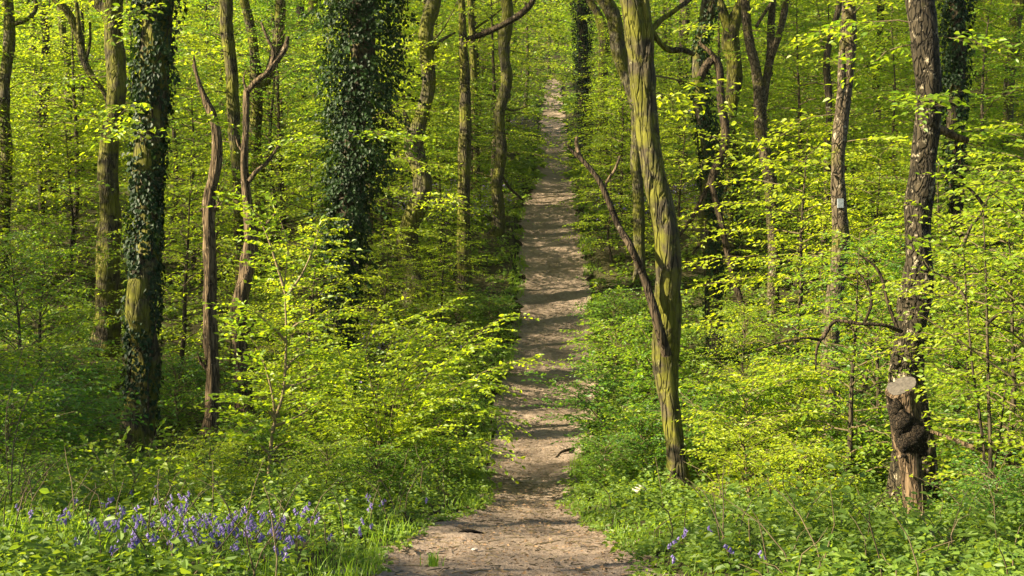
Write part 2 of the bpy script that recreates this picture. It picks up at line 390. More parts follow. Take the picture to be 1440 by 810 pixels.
LAND = []      # (px at eye level, depth, short name) of the trees one can name
def trunk_tree(name, label, short, pts, d, mat, branches=(), top=17.0, crown=1.0, seg=16, rough=.14, flare=1.35, seed=0, ivy=None, dead=False, cat='tree', group=None,
               bow=0.0, bmat=None):
    q = line3(pts, d, bow)
    bx = q[0, 0]; gz = float(ground(bx, d))
    root = thing(name, (bx, d, gz), label, cat, group)
    LAND.append((float(np.interp(400, [p[1] for p in pts][::-1], [p[0] for p in pts][::-1])), d, short, pts))
    if q[0, 2] > gz + .05:
        q = np.vstack([[bx - (q[1, 0] - bx) * .2, d, gz - .25, q[0, 3] * 1.05], q])
    else: q[0, 2] = gz - .25
    nvis = len(q)
    if not dead:
        dr = q[-1, :3] - q[-2, :3]; dr /= np.linalg.norm(dr); dr = dr * .5 + UP * .5; e = q[-1].copy(); g = np.random.default_rng(seed + 50)
        ext = []
        while e[2] < gz + top:
            e = e.copy(); e[:3] += dr * 1.6 + np.append(g.normal(0, .12, 2), 0); e[3] *= .88; ext.append(e)
        if ext: q = np.vstack([q, ext])
    c = catmull(q, max(30, int((q[-1, 2] - q[0, 2]) / .16)))
    gw = np.random.default_rng(seed + 70); hz = c[:, 2] - gz
    for k_ in range(4):
        fq = gw.uniform(.7, 3.2); c[:, 0] += np.sin(hz * fq + gw.uniform(0, 6)) * c[:, 3] * .16; c[:, 1] += np.sin(hz * fq + gw.uniform(0, 6)) * c[:, 3] * .2
        c[:, 3] *= 1 + .02 * np.sin(hz * fq * 1.7 + gw.uniform(0, 6))
    r = c[:, 3] * (1 + (flare - 1) * np.exp(-(c[:, 2] - gz).clip(0) / .28))
    mb = MB(); tube(mb, c[:, :3], r, seg, 0, rough, seed)
    link('trunk', mb.mesh('trunk', [mat], root.location), root)
    for k, b in enumerate(branches):
        lab = None
        bd = d
        if isinstance(b, dict): lab = b.get('label'); bd = b.get('d', d); b_mat = b.get('mat', bmat or mat); nm = b.get('name', 'branch'); bp = b['pts']
        else: bp = b; b_mat = bmat or mat; nm = 'branch'
        qb = line3(bp, bd); g = np.random.default_rng(seed * 31 + k)
        qb[1:, 1] += np.cumsum(g.normal(0, .05, len(qb) - 1))
        cb = catmull(qb, max(10, len(bp) * 5)); m2 = MB(); tube(m2, cb[:, :3], cb[:, 3], 9, 0, rough, seed + k + 9)
        ob = link(nm, m2.mesh(nm, [b_mat], root.location), root)
        if lab: ob['label'] = lab
    if ivy:
        ib = ivy_mb(q, d, ivy, seed); link('ivy', ib.mesh('ivy', ['ivy', 'dead_dark'], root.location), root)
    if not dead:
        g = np.random.default_rng(seed + 900); lb, lv = MB(), Leaves(); kk = 7 if d < 45 else 6; lf = .082 + .0012 * d
        for i in range(kk):
            py = g.uniform(-60, 330 if d > 25 else 230); z = CAMZ + (405 - py) / F * d
            if z < gz + 1.6: continue
            p0 = np.array([np.interp(z, q[:, 2], q[:, 0]), np.interp(z, q[:, 2], q[:, 1]), z]); az = -PI / 2 + g.normal(0, 1.3); hh = np.array([math.cos(az), math.sin(az), 0])
            if abs(bx + hh[0] * 1.2 - d * .031) < .9: continue
            branch(lb, lv, p0, hh, g.uniform(.9, 1.7) * (.75 + d / 70), g.uniform(.1, .5), g.uniform(.3, .6), lf, g, 12, 1, spread=.40, bare=.3, gap=.8)
        if lv.p:
            p_, d_, n_, l_ = lv.cat(); emit(lb, p_, d_, n_, l_, .6, 0, d < 30, g)
            link('lower_crown', lb.mesh('lower_crown', ['leaf_bright' if seed % 3 else 'leaf', 'twig'], root.location), root)
    if crown and not dead:
        o = link('crown', CROWN[seed % 3], root); s = crown
        tz = q[-1, :3] - np.array(root.location)
        o.location = (float(tz[0]), float(tz[1]), float(tz[2] - 6.0 * s)); o.scale = (s, s, s); o.rotation_euler = (0, 0, seed * 1.7)
    return root

def ivy_mb(q, d, spec, seed):
    """spec: list of (py, half width px, offset px, density) from the bottom up"""
    g = np.random.default_rng(seed + 400); ib = MB(); sp = sorted(spec, key=lambda a: -a[0])
    zz = np.array([CAMZ + (405 - a[0]) / F * d for a in sp]); hw = np.array([a[1] / F * d for a in sp]); of = np.array([a[2] / F * d for a in sp]); de = np.array([a[3] for a in sp], float)
    z0, z1 = zz[0], zz[-1]
    for k in range(5):
        a0 = g.uniform(0, 6.28); zs = np.linspace(max(q[0, 2], z0 - 1.2), z1, 60); av = a0 + .5 * np.sin(zs * g.uniform(.6, 1.6) + g.uniform(0, 6)) + .2 * np.sin(zs * 4 + k); tr = np.interp(zs, q[:, 2], q[:, 3]) * 1.06
        tube(ib, np.stack([np.interp(zs, q[:, 2], q[:, 0]) + np.cos(av) * tr, np.interp(zs, q[:, 2], q[:, 1]) + np.sin(av) * tr, zs], 1), np.linspace(.022, .010, 60) * g.uniform(.6, 1.2), 5, 1, .2, k)
    n = int((z1 - z0) * float(hw.mean()) * 2 * PI * (600 if hw.max() > .5 else 520))
    z = g.uniform(z0, z1, n); keep = g.uniform(0, 1, n) < np.interp(z, zz, de); z = z[keep]; n = len(z)
    a = g.uniform(0, 2 * PI, n); pt = np.sin(a * 2 + z * 1.9 + seed) + np.sin(a * 3 - z * 2.7 + 1) + np.sin(z * 3.7 + seed * 2) * .8; kp = g.uniform(-1.2, 0.2, n) < pt + (.95 if hw.max() > .5 else .95); z, a = z[kp], a[kp]; n = len(z)
    lump = .98 + .28 * np.sin(a * 2 + z * 2.3) * np.sin(z * 3.1 + 1) + .16 * np.sin(a * 3 + z * 4.7 + seed) + .12 * np.sin(a * 5 - z * 7)
    tr = np.interp(z, q[:, 2], q[:, 3])
    r = tr + (np.interp(z, zz, hw) * lump - tr).clip(.02) * g.uniform(0, 1, n) ** .45
    cx = np.interp(z, q[:, 2], q[:, 0]) + np.interp(z, zz, of); cyy = np.interp(z, q[:, 2], q[:, 1])
    p = np.stack([cx + np.cos(a) * r, cyy + np.sin(a) * r, z], 1)
    nn = np.stack([np.cos(a), np.sin(a), np.full(n, .5)], 1) + g.normal(0, .4, (n, 3))
    dd = np.stack([np.cos(a) * .4 + g.normal(0, .5, n), np.sin(a) * .4 + g.normal(0, .5, n), np.full(n, -1.0)], 1)
    emit(ib, p, dd, nn, g.uniform(.045, .095, n), .95, 0, True, g)
    if hw.max() > .5:      # shaggy shoots of a heavy old ivy
        lv = Leaves()
        for k in range(260):
            zz_ = g.uniform(zz[1], z1); a_ = g.uniform(0, 2 * PI); hh = float(np.interp(zz_, zz, hw)); c0 = np.array([np.interp(zz_, q[:, 2], q[:, 0]) + np.interp(zz_, zz, of), np.interp(zz_, q[:, 2], q[:, 1]), zz_])
            o_ = np.array([math.cos(a_), math.sin(a_), 0]); twig(ib, lv, c0 + o_ * hh * .7, o_ + UP * g.uniform(-.6, .3), g.uniform(.25, .85) * min(1, hh + .3), .09, g, 0, .45, tilt=.6, wood=False)
        p_, d_, n_, l_ = lv.cat(); emit(ib, p_, d_, n_, l_, .9, 0, True, g)
    return ib

trunk_tree('slender_tree', 'thin grey trunk with an upturned hooked branch at the very left edge', 'hook-branched grey trunk', [(4, 400, 18), (8, 200, 16), (9, 100, 16), (11, 0, 15)], 38, 'bark_grey',
           [[(10, 35, 8), (30, 31, 7), (45, 22, 6), (51, 8, 6), (46, -6, 5)]], seed=1)
trunk_tree('slender_tree', 'thin crooked tree leaning towards the mossy trunk left of the ivy pole', 'crooked thin tree', [(165, 360, 8), (158, 200, 6), (148, 136, 6), (132, 110, 8), (119, 84, 11), (108, 48, 12), (92, 15, 11), (72, -12, 11)], 36, 'bark_moss',
           [[(112, 60, 8), (111, 30, 6), (109, 0, 6)], [(119, 90, 7), (126, 60, 4), (124, 30, 3)]], seed=2)
trunk_tree('mossy_tree', 'tall yellow-lit mossy trunk forked at its top, left of the ivy pole', 'sunlit mossy trunk', [(147, 500, 36), (149, 430, 34), (152, 340, 31), (156, 240, 27), (160, 120, 26), (160, 40, 28), (160, 0, 28)], 32, 'bark_moss',
           [[(160, 40, 18), (147, 14, 18), (130, -4, 17), (112, -30, 14)]], seed=3)
trunk_tree('ivy_clad_tree', 'straight trunk wrapped in dark ivy above, bare mossy bark below', 'ivy pole', [(198, 655, 46), (199, 560, 41), (201, 450, 38), (206, 320, 36), (212, 160, 38), (222, 0, 40)], 23, 'bark_moss',
           ivy=[(620, 20, 0, .12), (520, 22, 0, .5), (430, 24, 0, .95), (300, 25, -1, 1), (150, 28, -1, 1), (0, 30, -2, 1), (-160, 31, -2, 1)], seed=4, crown=1.15, top=18)
trunk_tree('dead_snag', 'bare brown dead snag tapering to a bent pointed tip', 'pointed dead snag', [(293, 640, 28), (294, 580, 19), (297, 480, 17), (294, 390, 17), (296, 310, 18), (298, 295, 20), (298, 270, 15), (303, 240, 16), (304, 200, 13), (299, 165, 11), (286, 132, 8), (276, 102, 5), (273, 79, 2)], 24, 'dead',
           dead=True, rough=.34, seed=5, branches=[[(296, 300, 8), (287, 294, 6), (282, 297, 3)], [(297, 296, 8), (306, 291, 6), (309, 284, 2)], [(303, 214, 4), (310, 200, 3), (311, 188, 1)], [(276, 104, 3), (270, 96, 2), (268, 88, 1)], [(292, 520, 6), (283, 508, 4), (279, 495, 1)]])
trunk_tree('dead_tree', 'pale barkless dead tree whose thin top zigzags to a white broken tip', 'zigzag dead tree', [(341, 600, 27), (338, 530, 21), (343, 440, 21), (350, 370, 20), (352, 340, 18), (347, 280, 13), (342, 225, 10), (345, 170, 9), (347, 127, 8)], 26, 'dead',
           [[(347, 130, 8), (360, 115, 8), (376, 103, 8), (389, 84, 9), (400, 66, 9), (403, 50, 5)], [(350, 255, 8), (362, 240, 6), (374, 228, 5), (390, 205, 3)], [(352, 330, 9), (370, 318, 5), (388, 300, 3)],
            [(376, 103, 5), (384, 75, 5), (374, 50, 4), (366, 30, 3)], [(352, 345, 8), (360, 338, 5), (362, 330, 2)], [(343, 215, 4), (335, 205, 3), (331, 192, 1)], [(347, 128, 5), (343, 112, 3), (345, 98, 1)], [(342, 470, 7), (352, 462, 5), (360, 448, 2)]], dead=True, rough=.34, seed=6)
trunk_tree('mossy_tree', 'slim mossy trunk standing directly behind the zigzag dead tree', 'slim mossy trunk', [(333, 545, 20), (336, 440, 17), (338, 330, 15), (332, 220, 16), (324, 110, 18), (320, 0, 18)], 31, 'bark_moss', seed=7, crown=.8)
trunk_tree('forked_tree', 'mossy curving trunk forking above the white tip of the dead tree', 'curving forked trunk', [(372, 400, 14), (362, 250, 16), (360, 130, 17), (358, 70, 14), (350, 30, 13), (340, -10, 12)], 42, 'bark_moss',
           [[(362, 130, 14), (380, 100, 15), (391, 50, 15), (394, 0, 14)]], seed=8, crown=.9)
trunk_tree('ivy_clad_tree', 'massive tree smothered in a thick shaggy column of dark ivy', 'great ivy column', [(474, 560, 34), (478, 470, 30), (486, 380, 30), (496, 250, 30), (504, 120, 32), (510, 0, 34)], 29, 'bark',
           ivy=[(520, 18, -2, .5), (430, 26, -2, .9), (340, 30, -4, 1), (285, 36, -2, 1), (235, 50, 6, 1.0), (180, 50, 2, 1.0), (100, 52, 3, 1.0), (0, 54, 2, 1.0), (-150, 52, 0, 1.0)], seed=9, crown=1.2, top=18)
trunk_tree('kinked_tree', 'grey lichen trunk kinked halfway, right of the great ivy column', 'kinked grey trunk', [(576, 440, 34), (579, 380, 30), (582, 300, 27), (589, 245, 25), (588, 205, 25), (594, 165, 20), (599, 100, 19), (604, 45, 19), (609, 0, 21)], 36, 'bark_grey',
           [[(590, 190, 9), (575, 175, 8), (566, 150, 5)], [(600, 90, 8), (618, 60, 5), (640, 45, 3)]], seed=10, rough=.18)
trunk_tree('slender_tree', 'straight slim trunk with a dark bough arching over to the footpath', 'arching-bough trunk', [(650, 440, 24), (652, 330, 19), (654, 200, 18), (653, 120, 15), (651, 60, 12), (650, 0, 9)], 36, 'bark_moss',
           [dict(pts=[(651, 58, 8), (675, 48, 8), (705, 36, 9), (733, 20, 9), (749, 2, 8), (754, -20, 7)], mat='dead_dark', label='dark arching bough')], seed=11, crown=.8)
trunk_tree('slender_tree', 'grey mottled trunk nearest the left edge of the footpath, dead twigs beside it', 'pathside grey trunk', [(697, 360, 19), (700, 270, 16), (705, 180, 15), (709, 100, 16), (712, 40, 17), (712, 0, 17)], 43, 'bark_grey',
           [dict(pts=[(702, 240, 4), (715, 262, 4), (735, 281, 3)], mat='dead_dark'), [(706, 150, 5), (722, 155, 3), (745, 148, 2)], [(700, 250, 4), (683, 246, 3), (667, 241, 2)]], seed=12, crown=.9)
trunk_tree('slender_tree', 'far slim trunk forking beside the top of the footpath', 'far forked trunk', [(848, 240, 14), (848, 180, 14), (848, 100, 14), (848, 45, 16), (842, 20, 12), (828, -5, 10)], 57, 'bark_moss',
           [[(848, 55, 8), (856, 40, 8), (868, 44, 7), (885, 38, 5)]], seed=13, crown=1)
trunk_tree('ivy_clad_tree', 'far dark ivy trunk between the upper footpath and the far forked trunk', 'far ivy trunk', [(822, 210, 14), (820, 100, 13), (819, 0, 13)], 64, 'bark', ivy=[(220, 10, 0, .6), (120, 14, 0, .6), (0, 15, 0, .6)], seed=15, crown=1.2)
trunk_tree('mossy_tree', 'big sunlit mossy tree right of the footpath, its top split into two stems', 'big mossy tree', [(953, 722, 30), (951, 650, 25), (947, 570, 29), (942, 490, 37), (935, 400, 37), (927, 320, 36), (919, 240, 32), (913, 160, 32), (906, 95, 37), (896, 45, 38), (886, 10, 30), (878, -30, 26)], 17.5, 'bark_moss',
           [dict(pts=[(907, 150, 6), (909, 105, 18), (910, 60, 19), (906, 15, 15), (904, -25, 12)], label='paler upright stem with torn bark'), [(912, 48, 9), (930, 27, 8), (950, 13, 7), (975, -6, 6)],
            [(914, 40, 9), (930, 62, 8), (945, 69, 9), (962, 69, 8), (978, 74, 6)],
            dict(pts=[(938, 500, 14), (926, 460, 14), (916, 425, 13), (905, 388, 11), (889, 356, 10), (882, 340, 11), (870, 318, 9), (858, 290, 9), (842, 254, 8), (822, 229, 7), (806, 214, 5), (796, 203, 2)], mat='dead_dark', d=17.3, label='dead brown limb bowing out over the path verge'),
            dict(pts=[(817, 222, 6), (812, 208, 6), (811, 193, 5)], mat='dead', d=17.3, label='pale broken spur'), dict(pts=[(849, 272, 6), (853, 256, 4), (865, 238, 4), (871, 220, 3)], mat='dead', d=17.3)],
           seed=16, crown=1.2, top=19, rough=.18)
trunk_tree('slender_tree', 'pale trunk half hidden behind the big mossy tree, dark and leaning above', 'pale hidden trunk', [(898, 430, 17), (897, 300, 16), (896, 200, 16), (890, 130, 19), (877, 75, 21), (860, 28, 21), (842, -5, 22)], 38, 'bark_grey', seed=17)
trunk_tree('ivy_clad_tree', 'slim ivy-covered trunk with a twisted dead branch hanging down beside it', 'twisted ivy trunk', [(1007, 545, 22), (1003, 450, 20), (1000, 380, 18), (996, 300, 18), (992, 220, 18), (987, 150, 17), (981, 100, 15), (984, 55, 15), (996, 22, 15), (1004, -5, 14)], 31, 'bark_grey',
           [dict(pts=[(984, 110, 11), (994, 92, 12), (1004, 84, 12), (1012, 100, 12), (1013, 135, 11), (1020, 178, 12), (1019, 205, 12), (1010, 230, 12), (1001, 252, 11), (1003, 272, 9), (1010, 300, 9), (1018, 340, 9), (1028, 380, 9), (1039, 418, 9), (1047, 444, 8), (1042, 470, 4)], mat='dead_dark', d=30.4, label='twisted dead branch'),
            dict(pts=[(1001, 252, 7), (985, 282, 6), (971, 310, 6), (944, 346, 3)], mat='dead_dark', d=30.4), dict(pts=[(1013, 318, 5), (997, 328, 4), (974, 356, 3)], mat='dead_dark', d=30.4),
            dict(pts=[(1008, 84, 8), (996, 72, 6), (982, 60, 5)], mat='dead', d=30.4), [(985, 55, 8), (988, 25, 9), (992, -5, 8)]],
           ivy=[(520, 10, 0, .15), (440, 12, 0, .35), (380, 14, 5, .8), (250, 16, 6, 1), (140, 16, 4, .8), (80, 12, 2, .5), (0, 11, 2, .4)], seed=19, crown=.9)
trunk_tree('mossy_tree', 'greenish trunk forking in a V behind the twisted ivy trunk', 'V-forked green trunk', [(1027, 420, 24), (1026, 330, 20), (1027, 200, 21), (1029, 100, 21), (1031, 50, 24), (1040, 15, 16), (1046, -12, 14)], 40, 'bark_moss',
           [[(1030, 55, 17), (1019, 22, 14), (1008, -10, 13)]], ivy=[(420, 13, 2, .5), (300, 14, 2, .5), (180, 11, 2, .2)], seed=20)
trunk_tree('forked_tree', 'pale speckled trunk dividing into two leaning stems, right of the V-forked green trunk', 'pale forked trunk', [(1091, 500, 17), (1088, 400, 16), (1085, 300, 17), (1080, 230, 18), (1072, 170, 18), (1062, 110, 15), (1053, 50, 13), (1048, 0, 12)], 35, 'bark_birch',
           [[(1071, 160, 13), (1078, 115, 12), (1085, 75, 12), (1086, 35, 11), (1089, -5, 10)], [(1085, 80, 9), (1097, 42, 10), (1104, 10, 9), (1108, -20, 8)], [(1063, 38, 5), (1073, 22, 5), (1086, 3, 5)]], seed=21, crown=.9)
V_TREE = trunk_tree('forked_tree', 'twin-stemmed trunk with a small pale tag fixed to it', 'tagged twin trunk', [(1165, 668, 32), (1166, 600, 27), (1170, 500, 26), (1175, 400, 24), (1177, 300, 22), (1182, 200, 19), (1190, 100, 17), (1198, 0, 16)], 23, 'bark_birch',
           [[(1176, 270, 14), (1179, 190, 12), (1183, 110, 11), (1186, 50, 10), (1190, -20, 10)]], seed=22)
trunk_tree('slender_tree', 'thin dark stem just left of the tagged twin trunk', 'thin dark stem', [(1158, 400, 10), (1162, 250, 9), (1165, 180, 9), (1164, 90, 10), (1172, 40, 9), (1181, -5, 9)], 34, 'bark', seed=23, crown=.7)
trunk_tree('scaly_tree', 'thick scaly trunk behind the sawn stump, cream patches in the sun', 'thick scaly trunk', [(1277, 705, 68), (1276, 640, 58), (1274, 550, 47), (1279, 470, 45), (1288, 400, 41), (1296, 330, 36), (1300, 250, 34), (1302, 150, 37), (1299, 80, 38), (1296, 0, 37)], 16.3, 'bark_scaly',
           [dict(pts=[(1303, 176, 14), (1325, 182, 12), (1342, 190, 11), (1364, 197, 9)], mat='dead', label='sunlit broken limb'),
            dict(pts=[(1268, 466, 7), (1240, 457, 5), (1205, 455, 5), (1172, 452, 5), (1152, 476, 5), (1128, 474, 4), (1095, 480, 3.5), (1058, 491, 2)], mat='dead_dark', d=15.6, label='long dark drooping branch'),
            dict(pts=[(1215, 456, 4), (1226, 425, 4), (1221, 400, 3), (1205, 380, 2)], mat='dead_dark', d=15.6), dict(pts=[(1262, 462, 6), (1248, 425, 5), (1236, 380, 4), (1206, 356, 2)], mat='dead_dark', d=15.8),
            dict(pts=[(1162, 465, 4), (1150, 490, 4), (1145, 520, 2)], mat='dead_dark', d=15.6)], seed=24, crown=1.1, rough=.2, seg=36, flare=1.2)
trunk_tree('ivy_clad_tree', 'ivy-draped trunk behind and right of the thick scaly trunk', 'right ivy trunk', [(1347, 500, 18), (1344, 300, 18), (1343, 150, 18), (1346, 0, 18)], 28, 'bark',
           ivy=[(300, 10, 0, .2), (170, 16, -2, .7), (110, 22, -2, 1), (0, 21, -1, 1), (-120, 22, 0, 1)], seed=25)
trunk_tree('slender_tree', 'faint pale trunk leaning away at the right edge', 'pale leaning edge trunk', [(1402, 380, 12), (1408, 250, 12), (1416, 150, 14), (1424, 60, 17), (1438, -5, 18)], 38, 'bark_grey', seed=26)
trunk_tree('slender_tree', 'slim dark trunk with a slanting side branch, left of the thick scaly trunk', 'slim branched trunk', [(1228, 320, 11), (1233, 200, 11), (1234, 120, 11), (1238, 40, 10), (1240, -5, 10)], 46, 'bark',
           [[(1234, 110, 8), (1222, 95, 8), (1243, 65, 6), (1250, 50, 5)]], seed=27)
trunk_tree('slender_tree', 'far plain trunk showing above the left slope beside the crooked thin tree', 'far left trunk', [(98, 200, 10), (93, 90, 10), (88, 30, 10), (84, -5, 10)], 52, 'bark_grey', seed=28)
trunk_tree('slender_tree', 'far trunk left of the great ivy column, the thinner of two', 'far twin trunk', [(424, 140, 12), (425, 60, 12), (424, -5, 12)], 62, 'bark', seed=29)
trunk_tree('slender_tree', 'far trunk left of the great ivy column, the one closer to the ivy', 'far second trunk', [(446, 160, 13), (444, 60, 13), (440, -5, 13)], 60, 'bark_moss', seed=30)
trunk_tree('slender_tree', 'far brown trunk seen between the big mossy tree and the twisted ivy trunk', 'far brown trunk', [(955, 260, 12), (958, 150, 12), (962, 40, 12), (964, -5, 12)], 58, 'bark', seed=31)

# a second, hidden layer of standing trees gives the wood its shade (left of the frame, towards the sun, and behind the camera)
SHADE = [(-19.5, 19.0), (-15, 6), (-13, 10.5), (-22, 20), (-28, 19.5), (-25.5, 13), (-32, 20), (-36, 16), (-22, 14.5), (-26, 16), (-30, 17), (-24, 20.5), (-20, 17.5), (-33, 14), (-17, 27), (-21, 31), (-16, 36), (-19, 46), (-28, 34), (-24, 6), (-30, 9), (-34, 44), (-27, 24), (-38, 26), (-24, 55), (-40, 38)]

# ------------------------------------------------------------------ the sawn burr stump
def build_stump():
    d = 14.6; base = P(1284, 715, d); gz = float(ground(base[0], d))
    root = thing('tree_stump', (base[0], d, gz), 'sawn-off dead stump with a black knotted burr, in front of the scaly trunk', 'stump')
    o = np.array(root.location)
    pts = [(1288, 735, 50), (1287, 712, 36), (1284, 680, 31), (1280, 645, 33), (1277, 620, 40), (1273, 590, 41), (1270, 565, 42), (1268, 548, 43), (1268, 541, 43)]
    q = line3(pts, d); c = catmull(q, 54); mb = MB(); tube(mb, c[:, :3], c[:, 3], 28, 0, .13, 77, cap=False)
    # tilt the sawn top: lift ring by x offset
    v = mb.v[0].reshape(54, 28, 3)
    for i in range(46, 54):
        k = (i - 45) / 8.0; cx = c[i, 0]
        v[i, :, 2] += (v[i, :, 0] - cx) * (.38 * k) + (v[i, :, 1] - d) * .42 * k
    gs = np.random.default_rng(3); v[-3:, :, 2] += (np.cumsum(gs.normal(0, .008, 28)) * np.hanning(28))[None]; v[-1] = v[-1] + (v[-1].mean(0) - v[-1]) * .08
    mb.v[0] = v.reshape(-1, 3)
    link('trunk', mb.mesh('trunk', ['stump_wood'], o), root)
    ring = v[-1]; cen = ring.mean(0); cap = MB(); rows = [cen + (ring - cen) * s + UP * .004 for s in (1.0, .75, .5, .25, .02)]
    vv = np.concatenate(rows); f = []
    for a in range(4):
        for j in range(28): f.append([a * 28 + j, a * 28 + (j + 1) % 28, (a + 1) * 28 + (j + 1) % 28, (a + 1) * 28 + j])
    cap.add(vv, f, 0); link('cut_face', cap.mesh('cut_face', ['cut'], o), root)
    # burr: a knobbly mass of bark swellings wrapped round the waist of the stump
    g = np.random.default_rng(9); bb = MB()
    th = np.linspace(0, 2 * PI, 40, endpoint=False); ph = np.linspace(.05, PI - .05, 30)
    T, Ph = np.meshgrid(th, ph); x = np.sin(Ph) * np.cos(T); y = np.sin(Ph) * np.sin(T); z = np.cos(Ph)
    r = np.ones_like(x)
    for k in range(26):
        dv = g.normal(0, 1, 3); dv /= np.linalg.norm(dv); dt = x * dv[0] + y * dv[1] + z * dv[2]
        r += g.uniform(.10, .26) * np.exp((dt - 1) / g.uniform(.02, .06)) - (.20 * np.exp((dt - 1) / .02) if k % 3 == 0 else 0)
    r += g.normal(0, .018, r.shape)
    def lump(px, py, w_, h_, dep, mbx):
        c0 = P(px, py, d); v3 = np.stack([c0[0] + x * r * w_ / F * d / 2, c0[1] + dep + y * r * w_ / F * d / 2, c0[2] + z * r * h_ / F * d / 2], -1).reshape(-1, 3)
        i = np.arange(29)[:, None] * 40; j = np.arange(40)[None]; j2 = (j + 1) % 40
        mbx.add(v3, np.stack([i + j, i + 40 + j, i + 40 + j2, i + j2], -1).reshape(-1, 4), 0, .5, True)
    lump(1278, 612, 42, 52, -.05, bb); lump(1255, 574, 18, 28, -.10, bb); lump(1263, 592, 26, 32, -.12, bb); lump(1289, 628, 24, 28, -.05, bb); lump(1268, 622, 20, 22, -.11, bb)
    link('burr', bb.mesh('burr', ['burr'], o), root)
    for (px, py, tx, ty) in ((1254, 568, 1246, 556), (1300, 640, 1303, 634), (1272, 640, 1266, 645)):
        sp = MB(); a, b = P(px, py, d - .1), P(tx, ty, d - .14); tube(sp, np.array([a, (a + b) / 2 + UP * .01, b]), [.03, .018, .004], 7, 0, .2, int(px)); link('knot', sp.mesh('knot', ['burr'], o), root)
    LAND.append((1275, d, 'sawn stump', pts))
build_stump()

# small pale tag on the twin trunk
def build_tag():
    d = 23 - .17; c0 = P(1182, 286, d); mb = MB(); w_, h_, t_ = .05, .075, .02
    v = np.array([[sx * w_, sy * t_, sz * h_ + (abs(sx) < .5) * 0] for sx in (-1, 1) for sy in (-1, 1) for sz in (-1, 1)]) + c0
    f = [[0, 1, 3, 2], [4, 6, 7, 5], [0, 4, 5, 1], [2, 3, 7, 6], [0, 2, 6, 4], [1, 5, 7, 3]]
    mb.add(v, f, 0)
    me = mb.mesh('tree_tag', ['tag'], c0); o = link('tree_tag', me, None, c0)
    mod = o.modifiers.new('bevel', 'BEVEL'); mod.width = .006; mod.segments = 2
    tag(o, 'small pale blue-grey tag fixed to the twin-stemmed trunk', 'tag')
build_tag()

# fallen log, hanging branch, stone, twigs, root
def simple_tube(name, label, cat, pts3, rad, mat, rough=.15, seed=0, seg=10, subs=()):
    p = np.asarray(pts3, float); o0 = p[0]; q = catmull(np.column_stack([p, rad]), max(12, len(p) * 6)); mb = MB(); tube(mb, q[:, :3], q[:, 3], seg, 0, rough, seed)
    if subs:
        root = thing(name, o0, label, cat); link('stem', mb.mesh('stem', [mat], o0), root)
        for k, (sp, sr) in enumerate(subs):
            sp = np.asarray(sp, float); qq = catmull(np.column_stack([sp, sr]), 10); m2 = MB(); tube(m2, qq[:, :3], qq[:, 3], 6, 0, rough, seed + k); link('side_twig', m2.mesh('side_twig', [mat], o0), root)
        return root
    return tag(link(name, mb.mesh(name, [mat], o0), None, o0), label, cat)
def gp(px, d, h=0.0):
    x = (px - 720) / F * d; return np.array([x, d, float(ground(x, d)) + h])
simple_tube('fallen_log', 'dark fallen log lying across the slope behind the dead snags', 'log', [gp(236, 38, .16), gp(300, 38.2, .14), gp(350, 38.4, .12), gp(402, 38.6, .12)], [.11, .12, .13, .15], 'dead_dark', .2, 3, 14)
simple_tube('fallen_branch', 'reddish brown broken branch sloping down behind the thin bare stems, right of the stump', 'branch',
            [P(1308, 606, 15.2), P(1345, 620, 15.1), P(1376, 632, 15.0), P(1402, 640, 14.9), P(1440, 664, 14.8), gp(1500, 14.6, .02)], [.018, .024, .03, .034, .036, .04], 'dead', .15, 4)
simple_tube('exposed_root', 'short pale root crossing the right edge of the footpath', 'root', [gp(812, 23.4, -.01), gp(800, 23.1, .02), gp(790, 22.9, .02), gp(781, 22.6, -.02)], [.03, .028, .02, .008], 'stump_wood', .2, 5)
simple_tube('fallen_twig', 'dark forked twig lying on the wide bare foot of the path', 'twig', [gp(640, 12.95, -.01), gp(650, 13.0, .03), gp(663, 13.05, .035), gp(680, 13.1, .01)], [.016, .02, .018, .008], 'burr', .2, 6,
            subs=[([gp(655, 13.0, .03), gp(649, 13.2, .05), gp(641, 13.3, .06)], [.012, .009, .004])])
simple_tube('fallen_twig', 'thin bleached twig lying high on the shaded middle of the path', 'twig', [gp(765, 29.6, .02), gp(775, 29.5, .03), gp(786, 29.7, .02)], [.012, .012, .006], 'dead', .2, 7)
def stone(name, label, px, d, sx, sy, sz, seed, up=.5):
    g = np.random.default_rng(seed); th = np.linspace(0, 2 * PI, 20, endpoint=False); ph = np.linspace(.08, PI - .08, 12); T, Ph = np.meshgrid(th, ph)
    x = np.sin(Ph) * np.cos(T); y = np.sin(Ph) * np.sin(T); z = np.cos(Ph); r = np.ones_like(x)
    for k in range(10):
        dv = g.normal(0, 1, 3); dv /= np.linalg.norm(dv); r = np.minimum(r, g.uniform(.7, .95) / np.maximum(x * dv[0] + y * dv[1] + z * dv[2], .2))
    v = np.stack([x * r * sx, y * r * sy, z * r * sz], -1).reshape(-1, 3); i = np.arange(11)[:, None] * 20; j = np.arange(20)[None]; j2 = (j + 1) % 20
    mb = MB(); mb.add(v, np.stack([i + j, i + 20 + j, i + 20 + j2, i + j2], -1).reshape(-1, 4), 0)
    tag(link(name, mb.mesh(name, ['stone']), None, gp(px, d, sz * up)), label, 'stone')
stone('pale_stone', 'pale sunlit stone among low herbs at the right edge of the path', 899, 16.2, .085, .07, .06, 1, 2.6)
stone('pale_stone', 'small flat pale stone half buried at the foot of the path', 668, 11.6, .03, .025, .015, 2)

